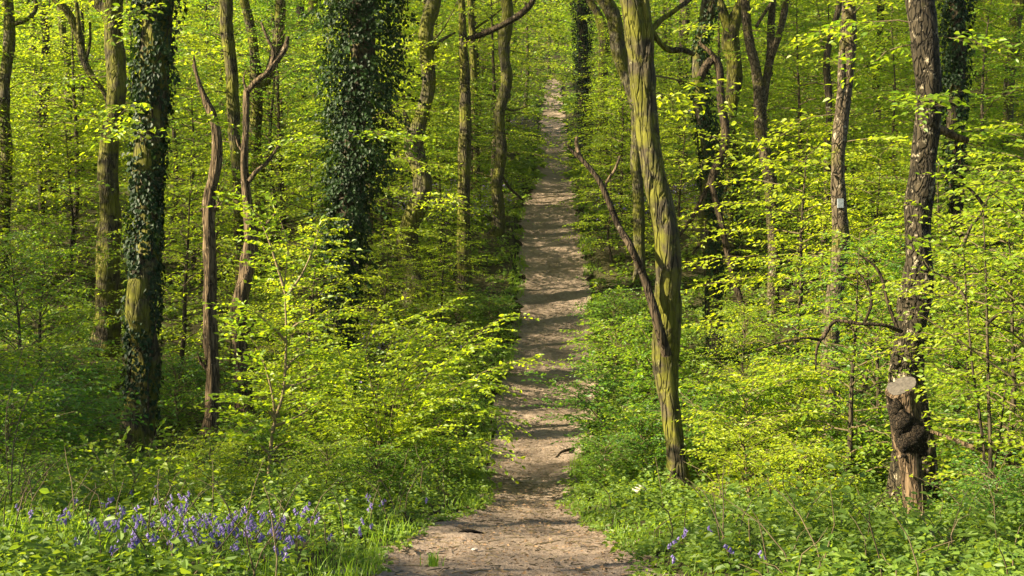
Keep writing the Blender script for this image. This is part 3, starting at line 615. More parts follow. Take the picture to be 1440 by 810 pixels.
# ------------------------------------------------------------------ foreground saplings and shrubs with their own shapes
def tree_obj(name, label, cat, loc, tb, cb, mats_t, mats_c, group=None, origin=None):
    root = thing(name, loc, label, cat, group); og = origin if origin is not None else (0, 0, 0)
    link('trunk', tb.mesh('trunk', mats_t, og), root); link('crown', cb.mesh('crown', mats_c, og), root)
    return root

def px_shrub(name, label, cat, base, d, stems, leaf, matl, seed, nt=16, spread=.30, stem_mat='twig', hi=True, r=.012, bare=.25, gap=.62, tw=.30):
    """stems: list of image polylines (tip last) with optional depth offset; every stem carries flat leafy twigs"""
    g = np.random.default_rng(seed); bp = gp(base, d); root = thing(name, bp, label, cat)
    cb, lv = MB(), Leaves(); tb = MB()
    for k, st in enumerate(stems):
        off = st[0] if not isinstance(st[0], tuple) else g.uniform(-.5, .5)
        pl = st[1:] if not isinstance(st[0], tuple) else st
        n = len(pl); q = np.array([P(a, b, d + off * (i + .3) / n) for i, (a, b) in enumerate(pl)])
        if not (abs(q[0, 2] - bp[2]) > .6 and False): pass
        s0 = gp(base, d); s0 = s0 + np.array([g.normal(0, .06), g.normal(0, .06), -.05])
        if pl[0][1] > base * 0 and st is not None and np.linalg.norm(q[0] - s0) < .5: q[0] = s0
        c = catmull(q, 20); L = np.linalg.norm(np.diff(c, axis=0), axis=1).sum()
        tube(tb, c, np.linspace(r * (1 if k == 0 else .75), .002, 20), 6, 0, .1, seed + k)
        s = np.linspace(0, 1, 20); nn = int(nt * max(.6, L / 1.6))
        for i in range(nn):
            u = bare + (1 - bare) * (i + g.uniform(.1, .9)) / nn; p = np.array([np.interp(u, s, c[:, a]) for a in range(3)])
            j = min(18, int(u * 19)); t = c[j + 1] - c[j]; t /= np.linalg.norm(t)
            h = np.array([t[0], t[1], 0]); hn = np.linalg.norm(h); h = h / hn if hn > .15 else np.array([math.cos(i * 2.4), math.sin(i * 2.4), 0])
            dh = rot_h(h, (1 if i % 2 else -1) * g.uniform(.5, 1.3)); dh[2] = t[2] * .45 + g.normal(0, .12)
            twig(cb, lv, p, dh / np.linalg.norm(dh), (L * spread * (1.12 - u) + tw) * g.uniform(.5, 1.25) + leaf, leaf, g, 1, gap)
        twig(cb, lv, c[-2], t, leaf * 3, leaf, g, 1, gap)
    p, dd, n, ll = lv.cat(); emit(cb, p, dd, n, ll, .6, 0, hi, g)
    link('stem', tb.mesh('stem', [stem_mat], bp), root); link('foliage', cb.mesh('foliage', [matl, 'twig'], bp), root)
    return root

px_shrub('sapling', 'slim pale-stemmed sapling in bright new leaf among the bluebells', 'sapling', 376, 16.5,
         [(0.0, (376, 715), (379, 650), (386, 595), (398, 555), (402, 500), (402, 440), (400, 400), (405, 350), (398, 320), (385, 290)),
          (-.3, (386, 592), (384, 560), (373, 515), (360, 485), (338, 460)), (.3, (402, 520), (414, 505), (430, 498), (462, 500)), (.2, (402, 470), (420, 455), (442, 450), (470, 440)),
          (-.4, (388, 590), (375, 575), (350, 560), (325, 555)), (.5, (385, 600), (410, 590), (435, 575), (455, 560)), (-.3, (380, 640), (365, 625), (345, 610), (330, 612)), (.3, (380, 640), (395, 625), (420, 620), (440, 630)),
          (.3, (401, 420), (425, 385), (440, 350), (448, 320)), (-.2, (401, 410), (375, 330), (355, 295), (340, 275)), (-.4, (402, 480), (385, 462), (360, 440), (340, 425)),
          (-.4, (384, 600), (378, 605), (350, 590), (335, 580)), (.4, (400, 545), (420, 540), (440, 530), (460, 520))], .075, 'leaf_bright', 11, nt=24, spread=.16, stem_mat='pale_stem', r=.026, bare=.10, tw=.42)
px_shrub('arching_shrub', 'broad sunlit shrub with long arching leafy sprays reaching over the path edge', 'shrub', 540, 19.5,
         [(-1.2, (545, 660), (570, 600), (640, 545), (700, 515), (757, 500)), (-.5, (545, 655), (580, 570), (640, 500), (680, 462), (717, 440)), (.5, (540, 650), (545, 560), (575, 480), (600, 445), (632, 424)),
          (-.8, (545, 655), (560, 590), (600, 530), (650, 495), (690, 478)), (.2, (540, 650), (525, 560), (515, 490), (530, 445), (540, 430)), (-.6, (535, 655), (510, 590), (480, 530), (460, 490), (450, 470)),
          (-1.4, (535, 660), (505, 610), (470, 570), (440, 555), (425, 560)), (-1.3, (550, 660), (600, 610), (650, 585), (690, 580), (722, 606)), (-1.6, (548, 665), (600, 630), (640, 620), (670, 625), (690, 645)),
          (.8, (540, 650), (560, 560), (590, 500), (620, 470)), (-1.2, (540, 660), (550, 590), (560, 530), (555, 500)), (-1.8, (540, 660), (520, 610), (500, 580), (495, 560)), (-1.7, (548, 660), (575, 600), (610, 565), (640, 560)),
          (.4, (540, 650), (500, 560), (475, 490), (470, 455), (480, 432)), (-.4, (540, 650), (530, 560), (550, 480), (565, 455), (590, 440)), (-2.0, (545, 665), (560, 630), (585, 610), (615, 600)), (-1.5, (540, 660), (535, 600), (525, 545), (515, 520)),
          (-1.0, (545, 655), (575, 580), (620, 545), (665, 540), (700, 548)), (-1.0, (530, 660), (500, 620), (465, 600), (440, 605)), (-.2, (545, 655), (570, 540), (610, 500), (650, 470))], .074, 'leaf_bright', 12, nt=20, spread=.14, r=.016, bare=.22, tw=.34)
px_shrub('pathside_shrub', 'green shrub beside the big mossy tree with a low spray hanging over the path', 'shrub', 872, 21.5,
         [(-1, (872, 650), (850, 600), (815, 560), (780, 540), (757, 524)), (-.8, (870, 650), (845, 610), (815, 590), (790, 580), (772, 562)), (-.3, (872, 650), (860, 590), (845, 550), (835, 520), (830, 500)), (0, (872, 650), (880, 580), (890, 540), (900, 505)),
          (.3, (874, 650), (900, 600), (925, 570), (950, 560)), (-.5, (874, 650), (900, 620), (915, 605), (935, 600)), (-.8, (870, 655), (850, 630), (830, 620), (815, 625)), (-.6, (872, 650), (868, 610), (866, 570), (862, 540)), (-1.2, (872, 655), (880, 625), (895, 600), (905, 590))],
         .075, 'leaf_green', 13, nt=16, spread=.16, bare=.2, tw=.34)
px_shrub('bramble', 'long thorny bramble canes arching up in the shade at the far left', 'bramble', 12, 13.2,
         [(0, (8, 690), (20, 620), (42, 555), (75, 505), (115, 452)), (.3, (4, 690), (8, 600), (20, 530), (36, 480)), (-.3, (14, 690), (40, 620), (70, 590), (105, 578)), (.2, (10, 690), (-20, 600), (-30, 540)), (-.2, (16, 690), (60, 650), (80, 640))], .05, 'leaf', 14, nt=12, spread=.03, r=.008, bare=.1, gap=1.0, tw=.10)
px_shrub('bramble', 'low sunlit bramble shoots standing up below the ivy pole', 'bramble', 180, 13.4,
         [(0, (180, 705), (195, 665), (210, 630), (222, 606)), (.3, (170, 705), (150, 670), (138, 645), (128, 628)), (.2, (172, 705), (160, 660), (165, 640), (172, 622)), (-.3, (185, 705), (215, 670), (235, 650), (243, 645)), (-.2, (176, 705), (188, 680), (192, 650)), (.1, (165, 705), (120, 680), (95, 668)), (-.2, (190, 700), (240, 690), (262, 660), (268, 650))],
         .065, 'leaf_bright', 15, nt=26, spread=.05, r=.007, bare=.12, gap=.6, tw=.15)
px_shrub('bare_sapling', 'thin twin-stemmed bare sapling right of the sawn stump', 'sapling', 1392, 14.2,
         [(0, (1394, 745), (1393, 650), (1390, 550), (1388, 450), (1385, 350), (1384, 285), (1404, 266), (1428, 248), (1446, 228)), (.2, (1392, 720), (1382, 620), (1368, 520), (1359, 420), (1353, 345), (1330, 310), (1300, 292), (1262, 272)),
          (-.2, (1384, 290), (1370, 272), (1350, 254), (1334, 236)), (.1, (1353, 348), (1366, 318), (1380, 300), (1400, 250)), (.3, (1398, 740), (1402, 640), (1412, 560), (1420, 480)), (-.3, (1388, 455), (1410, 440), (1445, 438)), (.3, (1359, 420), (1338, 395), (1310, 380), (1290, 350))], .07, 'leaf', 16, nt=7, spread=.12, stem_mat='bark', r=.028, bare=.3, gap=.8, tw=.3)
px_shrub('thin_sapling', 'thin reddish sapling standing in the nettles right of the big mossy tree', 'sapling', 1092, 13.6,
         [(0, (1090, 745), (1095, 700), (1102, 660), (1118, 625), (1124, 605)), (.2, (1092, 740), (1120, 690), (1150, 670), (1175, 655)), (-.2, (1095, 700), (1080, 670), (1070, 650))], .06, 'leaf', 17, nt=10, spread=.12, stem_mat='dead', r=.010, tw=.16)

# ------------------------------------------------------------------ prototypes of the understorey
PROTO = []
PM = ['leaf', 'leaf_bright', 'leaf', 'leaf', 'leaf_green', 'leaf_bright', 'leaf_bright', 'leaf', 'leaf_green']
for k, (H, R, nb, leaf, h0, nt_, ti, ri, sp) in enumerate([(4.6, 1.9, 46, .098, .08, 13, .42, .40, .36), (5.6, 2.3, 46, .115, .10, 13, .35, .30, .42), (3.6, 1.7, 50, .075, .05, 13, .85, .70, .30),
        (6.4, 2.5, 56, .105, .12, 13, .42, .40, .36), (4.0, 1.9, 46, .085, .05, 13, .8, .65, .32), (5.0, 2.1, 48, .10, .08, 13, .42, .40, .36),
        (9.0, 2.9, 44, .125, .16, 15, .35, .22, .46), (10.0, 2.6, 50, .11, .20, 14, .45, .35, .42), (8.0, 2.4, 56, .09, .12, 13, .8, .6, .34)]):
    tb, cb, raw = sapling(200 + k, H, R, nb, leaf, h0=h0, nt=nt_, rise=ri, droop=.34, gap=.75, tilt=ti, spread=sp)
    ml = PM[k]
    PROTO.append((tb.mesh('trunk', ['bark']), cb.mesh('crown', [ml, 'twig']), raw, H, R))
BUSH = []
for k, (H, R, nb, leaf, ml) in enumerate([(1.5, 1.1, 36, .075, 'leaf_green'), (1.9, 1.2, 40, .08, 'leaf'), (1.3, 1.2, 36, .07, 'leaf_green'), (2.1, 1.3, 40, .08, 'leaf_bright')]):
    tb, cb, raw = sapling(300 + k, H, R, nb, leaf, h0=.02, nt=11, rise=.75, droop=.4, gap=.7, top=.7, shape=lambda t: 1.0 - .3 * t, hi=True)
    BUSH.append((tb.mesh('trunk', ['twig']), cb.mesh('foliage', [ml, 'twig']), raw, H, R))

PLACED = []
def place(kind, k, x, d, s, rz, dz=0.0):
    tm, cm, raw, H, R = (PROTO if kind == 'sapling' else BUSH)[k]
    root = bpy.data.objects.new('beech_sapling' if kind == 'sapling' else 'woodland_bush', None); COL.objects.link(root)
    root.location = (x, d, float(ground(x, d)) + dz); root.rotation_euler = (0, 0, rz); root.scale = (s, s, s)
    link('trunk' if kind == 'sapling' else 'stem', tm, root); link('crown' if kind == 'sapling' else 'foliage', cm, root)
    PLACED.append((root, kind, k, x, d, s, H, R))
    return root

# by hand: what shows in front
HAND = [('sapling', 6, 738, 86, 1.15), ('sapling', 7, 822, 84, 1.05), ('sapling', 6, 772, 122, 1.3), ('sapling', 5, 428, 26.5, .72), ('bush', 3, 1055, 16.3, .6), ('sapling', 1, 1425, 15.2, .62), ('sapling', 5, 1185, 17.6, .62), ('sapling', 2, 1490, 14.0, .9), ('sapling', 5, 618, 34, .55), ('bush', 1, 905, 19.5, .6), ('sapling', 6, 690, 50, 1.0), ('sapling', 7, 905, 52, .9), ('sapling', 6, 545, 44, .9), ('sapling', 6, 1120, 38, .85), ('sapling', 6, 1260, 34, .8), ('sapling', 7, 1390, 33, .8), ('sapling', 6, 1010, 46, .9), ('sapling', 6, 240, 42, .85), ('sapling', 7, 60, 44, .9), ('sapling', 8, 400, 42, .9), ('bush', 2, 60, 14.6, .5), ('bush', 1, 460, 15.5, .45), ('bush', 3, 300, 14.5, .4), ('bush', 2, 520, 16.5, .5), ('bush', 0, 610, 18.5, .5), ('bush', 0, 850, 18.3, .5), ('bush', 3, 1130, 13.5, .45), ('bush', 2, 1400, 13.0, .5), ('bush', 1, 925, 27, .9), ('bush', 0, 965, 22, .9), ('bush', 3, 1075, 17.8, .55), ('bush', 0, 345, 20, .6), ('bush', 1, 20, 17, .8),
        ('bush', 0, 840, 25.5, .8), ('bush', 1, 868, 28.5, .9), ('bush', 2, 862, 33, .9), ('bush', 0, 905, 19.0, .7), ('bush', 2, 1000, 19.0, .9), ('bush', 1, 1060, 18.4, .9), ('bush', 3, 1110, 19.5, .9), ('bush', 0, 1205, 19, .9), ('bush', 1, 1340, 18.5, .9), ('bush', 2, 1420, 17, .9),
        ('sapling', 2, 1050, 24, .6), ('sapling', 1, 1130, 27, .9), ('sapling', 4, 1225, 21, .75), ('sapling', 2, 1370, 20, .85), ('sapling', 1, 1450, 19, .8), ('sapling', 5, 1215, 28, .9), ('sapling', 3, 1330, 30, .8), ('sapling', 5, 1420, 27, .9), ('sapling', 0, 1160, 33, .9),
        ('bush', 0, 60, 19, 1.0), ('bush', 2, 75, 20.5, 1.0), ('bush', 1, -10, 22, 1.1), ('bush', 0, 250, 25, 1.0), ('bush', 2, 90, 25, 1.1), ('bush', 3, 430, 22.5, .9), ('bush', 0, 470, 26, 1.0), ('bush', 2, 640, 25, .8), ('bush', 1, 600, 28, .9), ('bush', 0, 690, 29.5, .6), ('bush', 2, 690, 34, .7),
        ('sapling', 2, 60, 29, .9), ('sapling', 5, 250, 30, .9), ('sapling', 4, 20, 26, .8), ('sapling', 2, 410, 29, .7), ('sapling', 1, 440, 33, .8), ('sapling', 5, 535, 31, .55), ('sapling', 0, 620, 39, .8), ('sapling', 1, 545, 40, .9), ('sapling', 5, 660, 47, .8), ('sapling', 0, 100, 38, 1.0), ('sapling', 3, 270, 38, .9), ('sapling', 3, 870, 46, .8), ('sapling', 1, 860, 40, .7), ('sapling', 5, 950, 40, .8)]
g = np.random.default_rng(21)
for kind, k, px, d, s in HAND: place(kind, k, (px - 720) / F * d, d, s * g.uniform(.95, 1.08), g.uniform(-1.1, 1.1))
# the rest of the understorey, scattered up the slope
pts_ = [(r[3], r[4]) for r in PLACED]
KEEP = [(t[3], t[1]) for t in LAND]
tries = 0
while len(PLACED) < len(HAND) + 115 and tries < 6000:
    tries += 1
    d = 30 + 40 * g.uniform(0, 1) ** .9; lim = .40 * d + 2; x = g.uniform(-lim, lim); k = int(g.choice(9, p=[.11, .12, .1, .13, .1, .12, .12, .12, .08])); s = g.uniform(.75, 1.25) * (1 + max(0, d - 45) / 60)
    H, R = PROTO[k][3] * s, PROTO[k][4] * s; px = 720 + x / d * F
    if abs(px - 780) * d / F < R * .75 + .8: continue
    if any((x - a) ** 2 + (d - b) ** 2 < (1.25 * s) ** 2 for a, b in pts_): continue
    bad = False
    for pp, td in KEEP:
        if td > d + .5:
            py_top = 405 - (ground(x, d) + H * .8 - CAMZ) / d * F; vis = [q for q in pp if q[1] < 405 and q[1] > py_top]
            if vis and min(abs(q[0] - px) for q in vis) < R / d * F * (.55 if td < 46 else .3) and g.uniform() < .9: bad = True; break
    if bad: continue
    pts_.append((x, d)); place('sapling', k, x, d, s, g.uniform(-1.2, 1.2))

POLE = []
for k in range(3):
    g3 = np.random.default_rng(800 + k); q = catmull(np.column_stack([np.cumsum(g3.normal(0, .16, 7)), np.cumsum(g3.normal(0, .16, 7)), np.linspace(-.3, 13, 7)]), 50); mb = MB(); tube(mb, q, np.linspace(.13, .05, 50), 10, 0, .16, k)
    for j in range(5):
        z = g3.uniform(3.5, 10); p0 = np.array([np.interp(z, q[:, 2], q[:, c]) for c in range(3)]); az = g3.uniform(0, 6.28); h = np.array([math.cos(az), math.sin(az), .7]); L = g3.uniform(.5, 1.8); tube(mb, catmull(np.array([p0, p0 + h * L * .5 + g3.normal(0, .06, 3), p0 + h * L + UP * L * .3]), 8), np.linspace(.04, .008, 8), 5, 0, .1, j)
    POLE.append(mb.mesh('trunk', [['bark_moss', 'bark_grey', 'bark'][k]]))
for i in range(34):
    d = g.uniform(44, 70); px = g.uniform(-40, 1480); x = (px - 720) / F * d
    if abs(px - 780) < 55 or min(abs(t[0] - px) for t in LAND) < 11: continue
    k = i % 3; s = g.uniform(.75, 1.25); root = bpy.data.objects.new('slender_tree', None); COL.objects.link(root); root.location = (x, d, float(ground(x, d))); root.rotation_euler = (g.normal(0, .05), g.normal(0, .05), g.uniform(0, 6.28)); root.scale = (s, s, s)
    link('trunk', POLE[k], root); o = link('crown', CROWN[k], root); o.location = (0, 0, 9.5); o.scale = (.55, .55, .55)
    PLACED.append((root, 'pole', k, x, d, s, 13, .6))

# labels: nearest tree one can name, side, and rank up the slope
LOOK = {('sapling', 'leaf'): 'leafy young beech', ('sapling', 'leaf_bright'): 'yellow-green young beech', ('sapling', 'leaf_green'): 'deep green young beech'}
pm = PM; bmn = ['leaf_green', 'leaf', 'leaf_green', 'leaf_bright']
slots = {}
for root, kind, k, x, d, s, H, R in PLACED:
    px = 720 + x / d * F; best = min(LAND, key=lambda t: abs(t[0] - px) + abs(t[1] - d) * 2)
    side = ('behind' if best[1] < d else 'in front of') if abs(best[0] - px) < 22 else ('left of' if px < best[0] else 'right of')
    look = ['thin mossy receding trunk', 'thin grey receding trunk', 'thin dark receding trunk'][k] if kind == 'pole' else LOOK[(kind, pm[k])] if kind == 'sapling' else ('low dark bush' if bmn[k] == 'leaf_green' else 'low bright bush')
    slots.setdefault((look, side, best[2]), []).append((d, root))
    root['category'] = {'pole': 'tree'}.get(kind, kind); root['group'] = 'slim trunks receding into the wood' if kind == 'pole' else 'young beeches of the understorey' if kind == 'sapling' else 'low bushes of the undergrowth'
ORD = ['nearest', 'second', 'third', 'fourth', 'fifth', 'sixth', 'seventh', 'eighth', 'ninth', 'tenth', 'eleventh', 'twelfth']
for (look, side, short), L in slots.items():
    L.sort(key=lambda a: a[0])
    for i, (d, root) in enumerate(L):
        root['label'] = f'{look} {side} the {short}' + ('' if len(L) == 1 else f', {ORD[min(i, 11)]} up the slope')

# unseen trees added left of the view, between it and the sun, for shade
for i, (x, d) in enumerate(SHADE):
    gz = float(ground(x, d)); g2 = np.random.default_rng(600 + i)
    root = thing('shade_tree', (x, d, gz), 'tall unseen woodland tree placed on the sunny side to shade the view', 'tree', 'unseen shade trees on the sunny side')
    h = g2.uniform(8, 12); mb = MB(); q = catmull(np.column_stack([np.cumsum(g2.normal(0, .12, 6)), np.cumsum(g2.normal(0, .12, 6)), np.linspace(-.3, h, 6)]), 30); tube(mb, q, np.linspace(.3, .12, 30), 10, 0, .15, i)
    link('trunk', mb.mesh('trunk', ['bark_grey']), root)
    o = link('crown', CROWN[i % 3], root); s = g2.uniform(.75, 1.15) * (.55 if i < 3 else 1); o.scale = (s, s, s); o.location = (float(q[-1, 0]), float(q[-1, 1]), h - 5.5); o.rotation_euler = (0, 0, i)

# ------------------------------------------------------------------ distant woodland: one mass
def distant():
    g = np.random.default_rng(31); mb = MB(); P_, D_, N_, L_ = [], [], [], []
    n = 0
    while n < 330:
        d = 62 + 140 * g.uniform() ** 1.2; lim = .42 * d + 6; x = g.uniform(-lim, lim)
        k = int(g.integers(0, 9)); raw = PROTO[k][2]; s = g.uniform(1.1, 2.2) * (1 + d / 160)
        R = PROTO[k][4] * s; px = 720 + x / d * F
        if d < 88 and abs(px - 778) * d / F < R * .85 + .8: continue
        if d < 130 and abs(px - 778) * d / F < R * .45: continue
        n += 1
        m = 1300 if d < 110 else 800
        idx = g.choice(len(raw[0]), m); a = g.uniform(0, 6.28); c_, s_ = math.cos(a), math.sin(a); rot = np.array([[c_, -s_, 0], [s_, c_, 0], [0, 0, 1]])
        z = float(ground(x, d))
        P_.append(raw[0][idx] @ rot.T * s + np.array([x, d, z])); D_.append(raw[1][idx] @ rot.T); N_.append(raw[2][idx] @ rot.T); L_.append(raw[3][idx] * (1.5 + d / 70))
        H = PROTO[k][3] * s; q = np.array([[x, d, z - .3], [x + g.normal(0, .2), d, z + H * .5], [x + g.normal(0, .4), d, z + H]])
        tube(mb, catmull(q, 6), np.linspace(.10, .02, 6) * s, 6, 1)
    p = np.concatenate(P_); emit(mb, p, np.concatenate(D_), np.concatenate(N_), np.concatenate(L_), .7, 0, False, g)
    tag(link('distant_woods', mb.mesh('distant_woods', ['leaf', 'bark_grey'])), 'mass of sunlit spring foliage covering the far hillside', None, None, 'stuff')
distant()

# ------------------------------------------------------------------ ground plants
def herbs():
    g = np.random.default_rng(41); mb = MB(); lv = Leaves(); hi = Leaves()
    def scatter(n, d0, d1, k=1.0):
        d = d0 + (d1 - d0) * g.uniform(0, 1, n) ** k; x = (g.uniform(-1, 1, n)) * (.40 * d + 2.5)
        return x, d
    def plants(n, d0, d1, hmax, leaf, nl, LV, k=1.0, edge=.0):
        x, d = scatter(n, d0, d1, k); o = off_path(x, d); clump = .5 + .5 * np.sin(x * 1.7 + np.sin(d * 1.1) * 2) * np.sin(d * 1.9 + np.sin(x * .8))
        ok = (o > edge + g.uniform(0, .12, n)) & (g.uniform(0, 1, n) < .45 + .55 * clump); x, d, o, clump = x[ok], d[ok], o[ok], clump[ok]; m = len(x)
        bb = np.exp(-((x + 2.1) / 1.5) ** 2 - ((d - 10.6) / 1.7) ** 2); cut = g.uniform(0, 1, len(x)) > bb * .8; x, d, o, clump, bb = x[cut], d[cut], o[cut], clump[cut], bb[cut]; m = len(x)
        h = np.where((np.abs(720 + x / d * F - 1284) < 60) & (d < 14.7) & (d > 11.5), .4, 1) * (1 - .5 * bb) * hmax * (.35 + .65 * clump) * g.uniform(.5, 1.15, m) * np.clip(.3 + o / .9, .3, 1) * (.75 + .45 * np.sin(x * .9 + 2) * np.sin(d * .8 + x * .4)); z = ground(x, d)
        for i in range(nl):
            t = (i + .6) / nl; a = g.uniform(0, 2 * PI, m); rr = leaf * .3
            p = np.stack([x + np.cos(a) * rr, d + np.sin(a) * rr, z + h * t + .02], 1)
            dd = np.stack([np.cos(a), np.sin(a), g.normal(.05, .3, m)], 1); nn = UP + np.array([-.2, -.25, 0]) + g.normal(0, .5, (m, 3))
            LV.add(p, dd, nn, leaf * g.uniform(.6, 1.25, m) * (1.1 - .45 * t))
        return x, d, z, h
    plants(10000, 7, 20, .34, .06, 12, hi, edge=-.12); plants(5200, 7, 19, .62, .085, 14, hi, edge=.35); plants(700, 8, 18, .95, .10, 16, hi, edge=.7); plants(12000, 7, 22, .12, .05, 6, hi, edge=-.12)
    plants(14000, 19, 36, .45, .10, 12, lv); plants(9000, 33, 60, .5, .16, 12, lv); plants(16000, 56, 200, .7, .40, 8, lv, 1.4)
    p, d_, n, L = hi.cat(); emit(mb, p, d_, n, L, .55, 0, True, g)
    p, d_, n, L = lv.cat(); emit(mb, p, d_, n, L, .6, 0, False, g)
    x, d = scatter(900, 8, 26); ok = off_path(x, d) > .25; x, d = x[ok], d[ok]; z = ground(x, d)
    for i in range(len(x)):
        a = g.uniform(0, 6.28); h = g.uniform(.25, .9); c_ = np.array([math.cos(a), math.sin(a), 0]) * h * g.uniform(.1, .9); t = np.linspace(0, 1, 5)[:, None]; p0 = np.array([x[i], d[i], z[i]])
        tube(mb, p0 + c_ * t ** 1.6 + UP * h * (t - .25 * t ** 3) + g.normal(0, .012, (5, 3)), np.linspace(.006, .002, 5), 4, 1, cap=False)
    tag(link('undergrowth', mb.mesh('undergrowth', ['herb', 'twig'])), 'carpet of nettles, dog\'s mercury and low green herbs over the woodland floor', None, None, 'stuff')
herbs()

def blades(mb, x, y, z, h, wdt, g, lean=.5, seg=4, mat=0):
    n = len(x); a = g.uniform(0, 2 * PI, n); ln = g.uniform(.2, 1, n) * lean * h; sx, sy = -np.sin(a + g.normal(0, .6, n)), np.cos(a)
    t = np.linspace(0, 1, seg + 1); rows = []
    for k in t:
        cx = x + np.cos(a) * ln * k ** 2; cy_ = y + np.sin(a) * ln * k ** 2; cz = z + h * (k - .28 * lean * k ** 3); ww = wdt * (1 - k ** 1.6) * .5 + .0006
        rows.append(np.stack([cx - sx * ww, cy_ - sy * ww, cz], 1)); rows.append(np.stack([cx + sx * ww, cy_ + sy * ww, cz], 1))
    v = np.stack(rows, 1).reshape(-1, 3); b = np.arange(n)[:, None, None] * (2 * (seg + 1)); s = np.arange(seg)[None, :, None] * 2
    f = (b + s + np.array([0, 1, 3, 2])[None, None]).reshape(-1, 4)
    mb.add(v, f, mat, np.repeat(g.uniform(0, 1, n), 2 * (seg + 1)))
def grasses():
    g = np.random.default_rng(51); mb = MB()
    # fringe along the path
    n = 10000; d = 8 + 42 * g.uniform(0, 1, n) ** 1.6; sd = g.choice([-1, 1], n); o = np.abs(g.normal(.10, .22, n)); keep = np.sin(d * 2.1 + sd) + np.sin(d * .9 + sd * 2) + g.normal(0, .6, n) > .35
    d, sd, o = d[keep], sd[keep], o[keep]; x = np.where(sd < 0, path_l(d) - o, path_r(d) + o); z = ground(x, d) - .02
    blades(mb, x, d, z, g.uniform(.05, .17, len(x)) * (1 + (d > 20) * .4), .006 + d * .0002, g)
    # foreground grass below the bluebells and in patches
    n = 9000; d = g.uniform(8, 15, n); x = -g.uniform(.1, 1, n) * (.38 * d + 1); ok = (off_path(x, d) > .05) & (np.sin(x * 1.3 + 1) + np.sin(d * 1.7 + x) + g.normal(0, .5, n) > .2); x, d = x[ok], d[ok]
    blades(mb, x, d, ground(x, d) - .02, g.uniform(.10, .28, len(x)), .008, g)
    tag(link('grass', mb.mesh('grass', ['grass'])), 'short green grass fringing the footpath and growing between the bluebells', None, None, 'stuff')
grasses()
def tuft(label, px, d, n, h, wdt, spread, seed, lean=.6):
    g = np.random.default_rng(seed); o0 = gp(px, d); mb = MB(); x = o0[0] + g.normal(0, spread, n); y = o0[1] + g.normal(0, spread, n)
    blades(mb, x, y, ground(x, y) - .01, g.uniform(.5, 1, n) * h, wdt, g, lean, 7)
    tag(link('grass_tuft', mb.mesh('grass_tuft', ['grass'], o0), None, o0), label, 'grass tuft')
tuft('small bright grass tuft growing alone on the bare path', 609, 10.5, 60, .15, .006, .035, 1)
tuft('tall broad-bladed grass tuft below the bluebells', 118, 9.7, 16, .50, .016, .06, 2, .7)
tuft('tuft of long bending grass blades just right of the broad-bladed tuft', 172, 9.6, 8, .42, .012, .05, 3, 1.2)

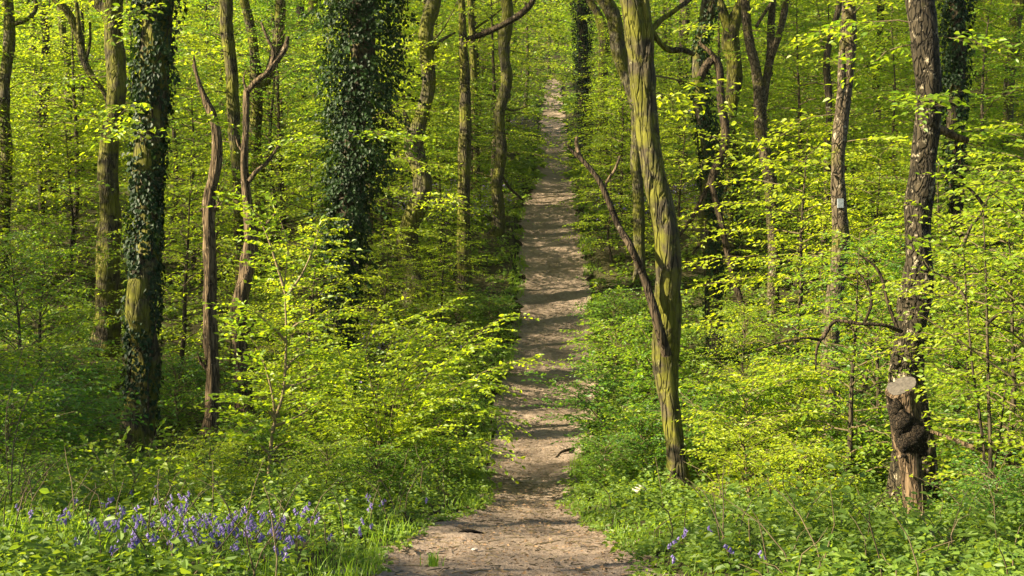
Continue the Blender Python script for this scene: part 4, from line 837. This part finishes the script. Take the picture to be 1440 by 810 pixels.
def bluebells():
    g = np.random.default_rng(61); mb = MB(); X, Y = [], []
    for (px, py, sx, sy, n) in ((290, 748, 70, 12, 135), (190, 772, 55, 10, 80), (425, 738, 40, 10, 100), (265, 715, 50, 8, 45), (90, 765, 40, 10, 14), (330, 772, 70, 10, 40), (480, 720, 40, 10, 16), (130, 742, 50, 8, 22), (345, 752, 22, 6, 45), (245, 752, 20, 5, 36),
                                (975, 778, 10, 6, 8), (940, 790, 14, 8, 6), (935, 725, 30, 8, 8), (1010, 745, 50, 14, 6), (620, 665, 40, 10, 20), (560, 700, 50, 10, 20)):
        for _ in range(n):
            if _ % 7 == 0: ca, cb_ = g.normal(px, sx * 1.5), g.normal(py, sy * 1.3)
            a, b = ca + g.normal(0, 30), cb_ + g.normal(0, 15) + 40
            if g.uniform() < .68: continue
            if b > 870: continue
            d = depth_fast(b); X.append((a - 720) / F * d); Y.append(d)
    x, d = np.array(X), np.array(Y); ok = off_path(x, d) > .1; x, d = x[ok], d[ok]
    for xi, yi in zip(x, d):
        z = float(ground(xi, yi)); h = g.uniform(.22, .38); a = g.uniform(0, 2 * PI); c_ = np.array([math.cos(a), math.sin(a), 0]); s = np.linspace(0, 1, 7)
        pts = np.array([xi, yi, z]) + UP * (h * (s - .12 * s ** 4))[:, None] + c_ * (.10 * s ** 3)[:, None]
        tube(mb, pts, np.linspace(.0035, .002, 7), 4, 1, cap=False)
        for k in range(int(g.integers(4, 8))):
            u = .62 + .38 * (k + .5) / 9; q = np.array([np.interp(u, s, pts[:, c]) for c in range(3)]); b = a + g.normal(0, .7); hd = np.array([math.cos(b) * .55, math.sin(b) * .55, -.85]) + g.normal(0, .15, 3); hd /= np.linalg.norm(hd)
            q = q + np.array([math.cos(b), math.sin(b), .1]) * .014; ln = g.uniform(.020, .028)
            A = np.cross(hd, [1, 0, .2]); A /= np.linalg.norm(A); B = np.cross(hd, A); th = np.linspace(0, 2 * PI, 6, endpoint=False); ringd = np.cos(th)[:, None] * A + np.sin(th)[:, None] * B
            v = np.concatenate([q + ringd * .003, q + hd * ln * .4 + ringd * .0075, q + hd * ln * .8 + ringd * .0075, q + hd * ln * .95 + ringd * .012]); f = [[r_ * 6 + j, r_ * 6 + (j + 1) % 6, (r_ + 1) * 6 + (j + 1) % 6, (r_ + 1) * 6 + j] for r_ in range(3) for j in range(6)]
            mb.add(v, f, 0, g.uniform())
    # drifts far up the slope: same flower heads, coarser
    for (px, py, sx, sy, n) in ((620, 300, 40, 14, 420), (960, 300, 60, 14, 160), (700, 180, 20, 14, 200), (950, 182, 30, 8, 200), (560, 520, 60, 20, 60)):
        a = g.normal(px, sx, n); b = g.normal(py, sy, n); dd = np.array([depth_fast(v) for v in b]); xx = (a - 720) / F * dd; ok = off_path(xx, dd) > .3; xx, dd = xx[ok], dd[ok]; m = len(xx)
        p = np.stack([xx, dd, ground(xx, dd) + g.uniform(.35, .6, m)], 1)
        for r_ in range(3):
            aa = g.uniform(0, 6.28, m); emit(mb, p + g.normal(0, .05, (m, 3)), np.stack([np.cos(aa), np.sin(aa), np.full(m, -.8)], 1), UP + g.normal(0, .6, (m, 3)), g.uniform(.05, .10, m), .6, 0, False, g)
    tag(link('bluebell_drifts', mb.mesh('bluebell_drifts', ['bell', 'grass'])), 'drifts of violet bluebells flowering through the grass', None, None, 'stuff')
_rows = np.linspace(100, 880, 1561); _dep = np.array([depth_of_row(r) for r in _rows])
def depth_fast(py): return float(np.interp(py, _rows, _dep))
bluebells()

def litter():
    g = np.random.default_rng(71); mb = MB(); n = 9000; d = 8 + 45 * g.uniform(0, 1, n) ** 1.5; u = g.beta(.6, .6, n); x = path_l(d) - .15 + (path_r(d) - path_l(d) + .3) * u
    z = prof(d) + .004; a = g.uniform(0, 6.28, n)
    emit(mb, np.stack([x, d, z], 1), np.stack([np.cos(a), np.sin(a), g.normal(.1, .15, n)], 1), UP + g.normal(0, .3, (n, 3)), g.uniform(.015, .05, n), .55, 0, False, g)
    n = 1500; d = 8 + 30 * g.uniform(0, 1, n) ** 1.3; x = path_l(d) + (path_r(d) - path_l(d)) * g.uniform(0, 1, n)
    for i in range(n):
        a = g.uniform(0, 6.28); L = g.uniform(.03, .14); c = np.array([x[i], d[i], float(prof(d[i])) + .004]); v = np.array([math.cos(a), math.sin(a), g.normal(0, .08)]) * L
        tube(mb, np.array([c - v * .5, c + g.normal(0, .006, 3), c + v * .5]), [.004, .004, .002], 4, 1, cap=False)
    tag(link('leaf_litter', mb.mesh('leaf_litter', ['litter', 'twig'])), 'dry brown leaves and small twigs scattered along the trodden path', None, None, 'stuff')
litter()

if HAZE:
    m, t = new_mat('haze_air'); pv = N(t, 'ShaderNodeVolumePrincipled'); pv.inputs['Density'].default_value = HAZE; pv.inputs['Color'].default_value = (.95, .93, .80, 1); pv.inputs['Anisotropy'].default_value = .3
    o = N(t, 'ShaderNodeOutputMaterial'); t.links.new(pv.outputs[0], o.inputs['Volume']); M['haze'] = m
    mb = MB(); x0, x1, y0, y1, z0, z1 = -125, 125, -30, 248, -3, 120
    mb.add([[a, b, c] for a in (x0, x1) for b in (y0, y1) for c in (z0, z1)], [[0, 1, 3, 2], [4, 6, 7, 5], [0, 4, 5, 1], [2, 3, 7, 6], [0, 2, 6, 4], [1, 5, 7, 3]])
    tag(link('haze', mb.mesh('haze', ['haze'])), 'thin warm haze hanging in the wood', None, None, 'stuff')
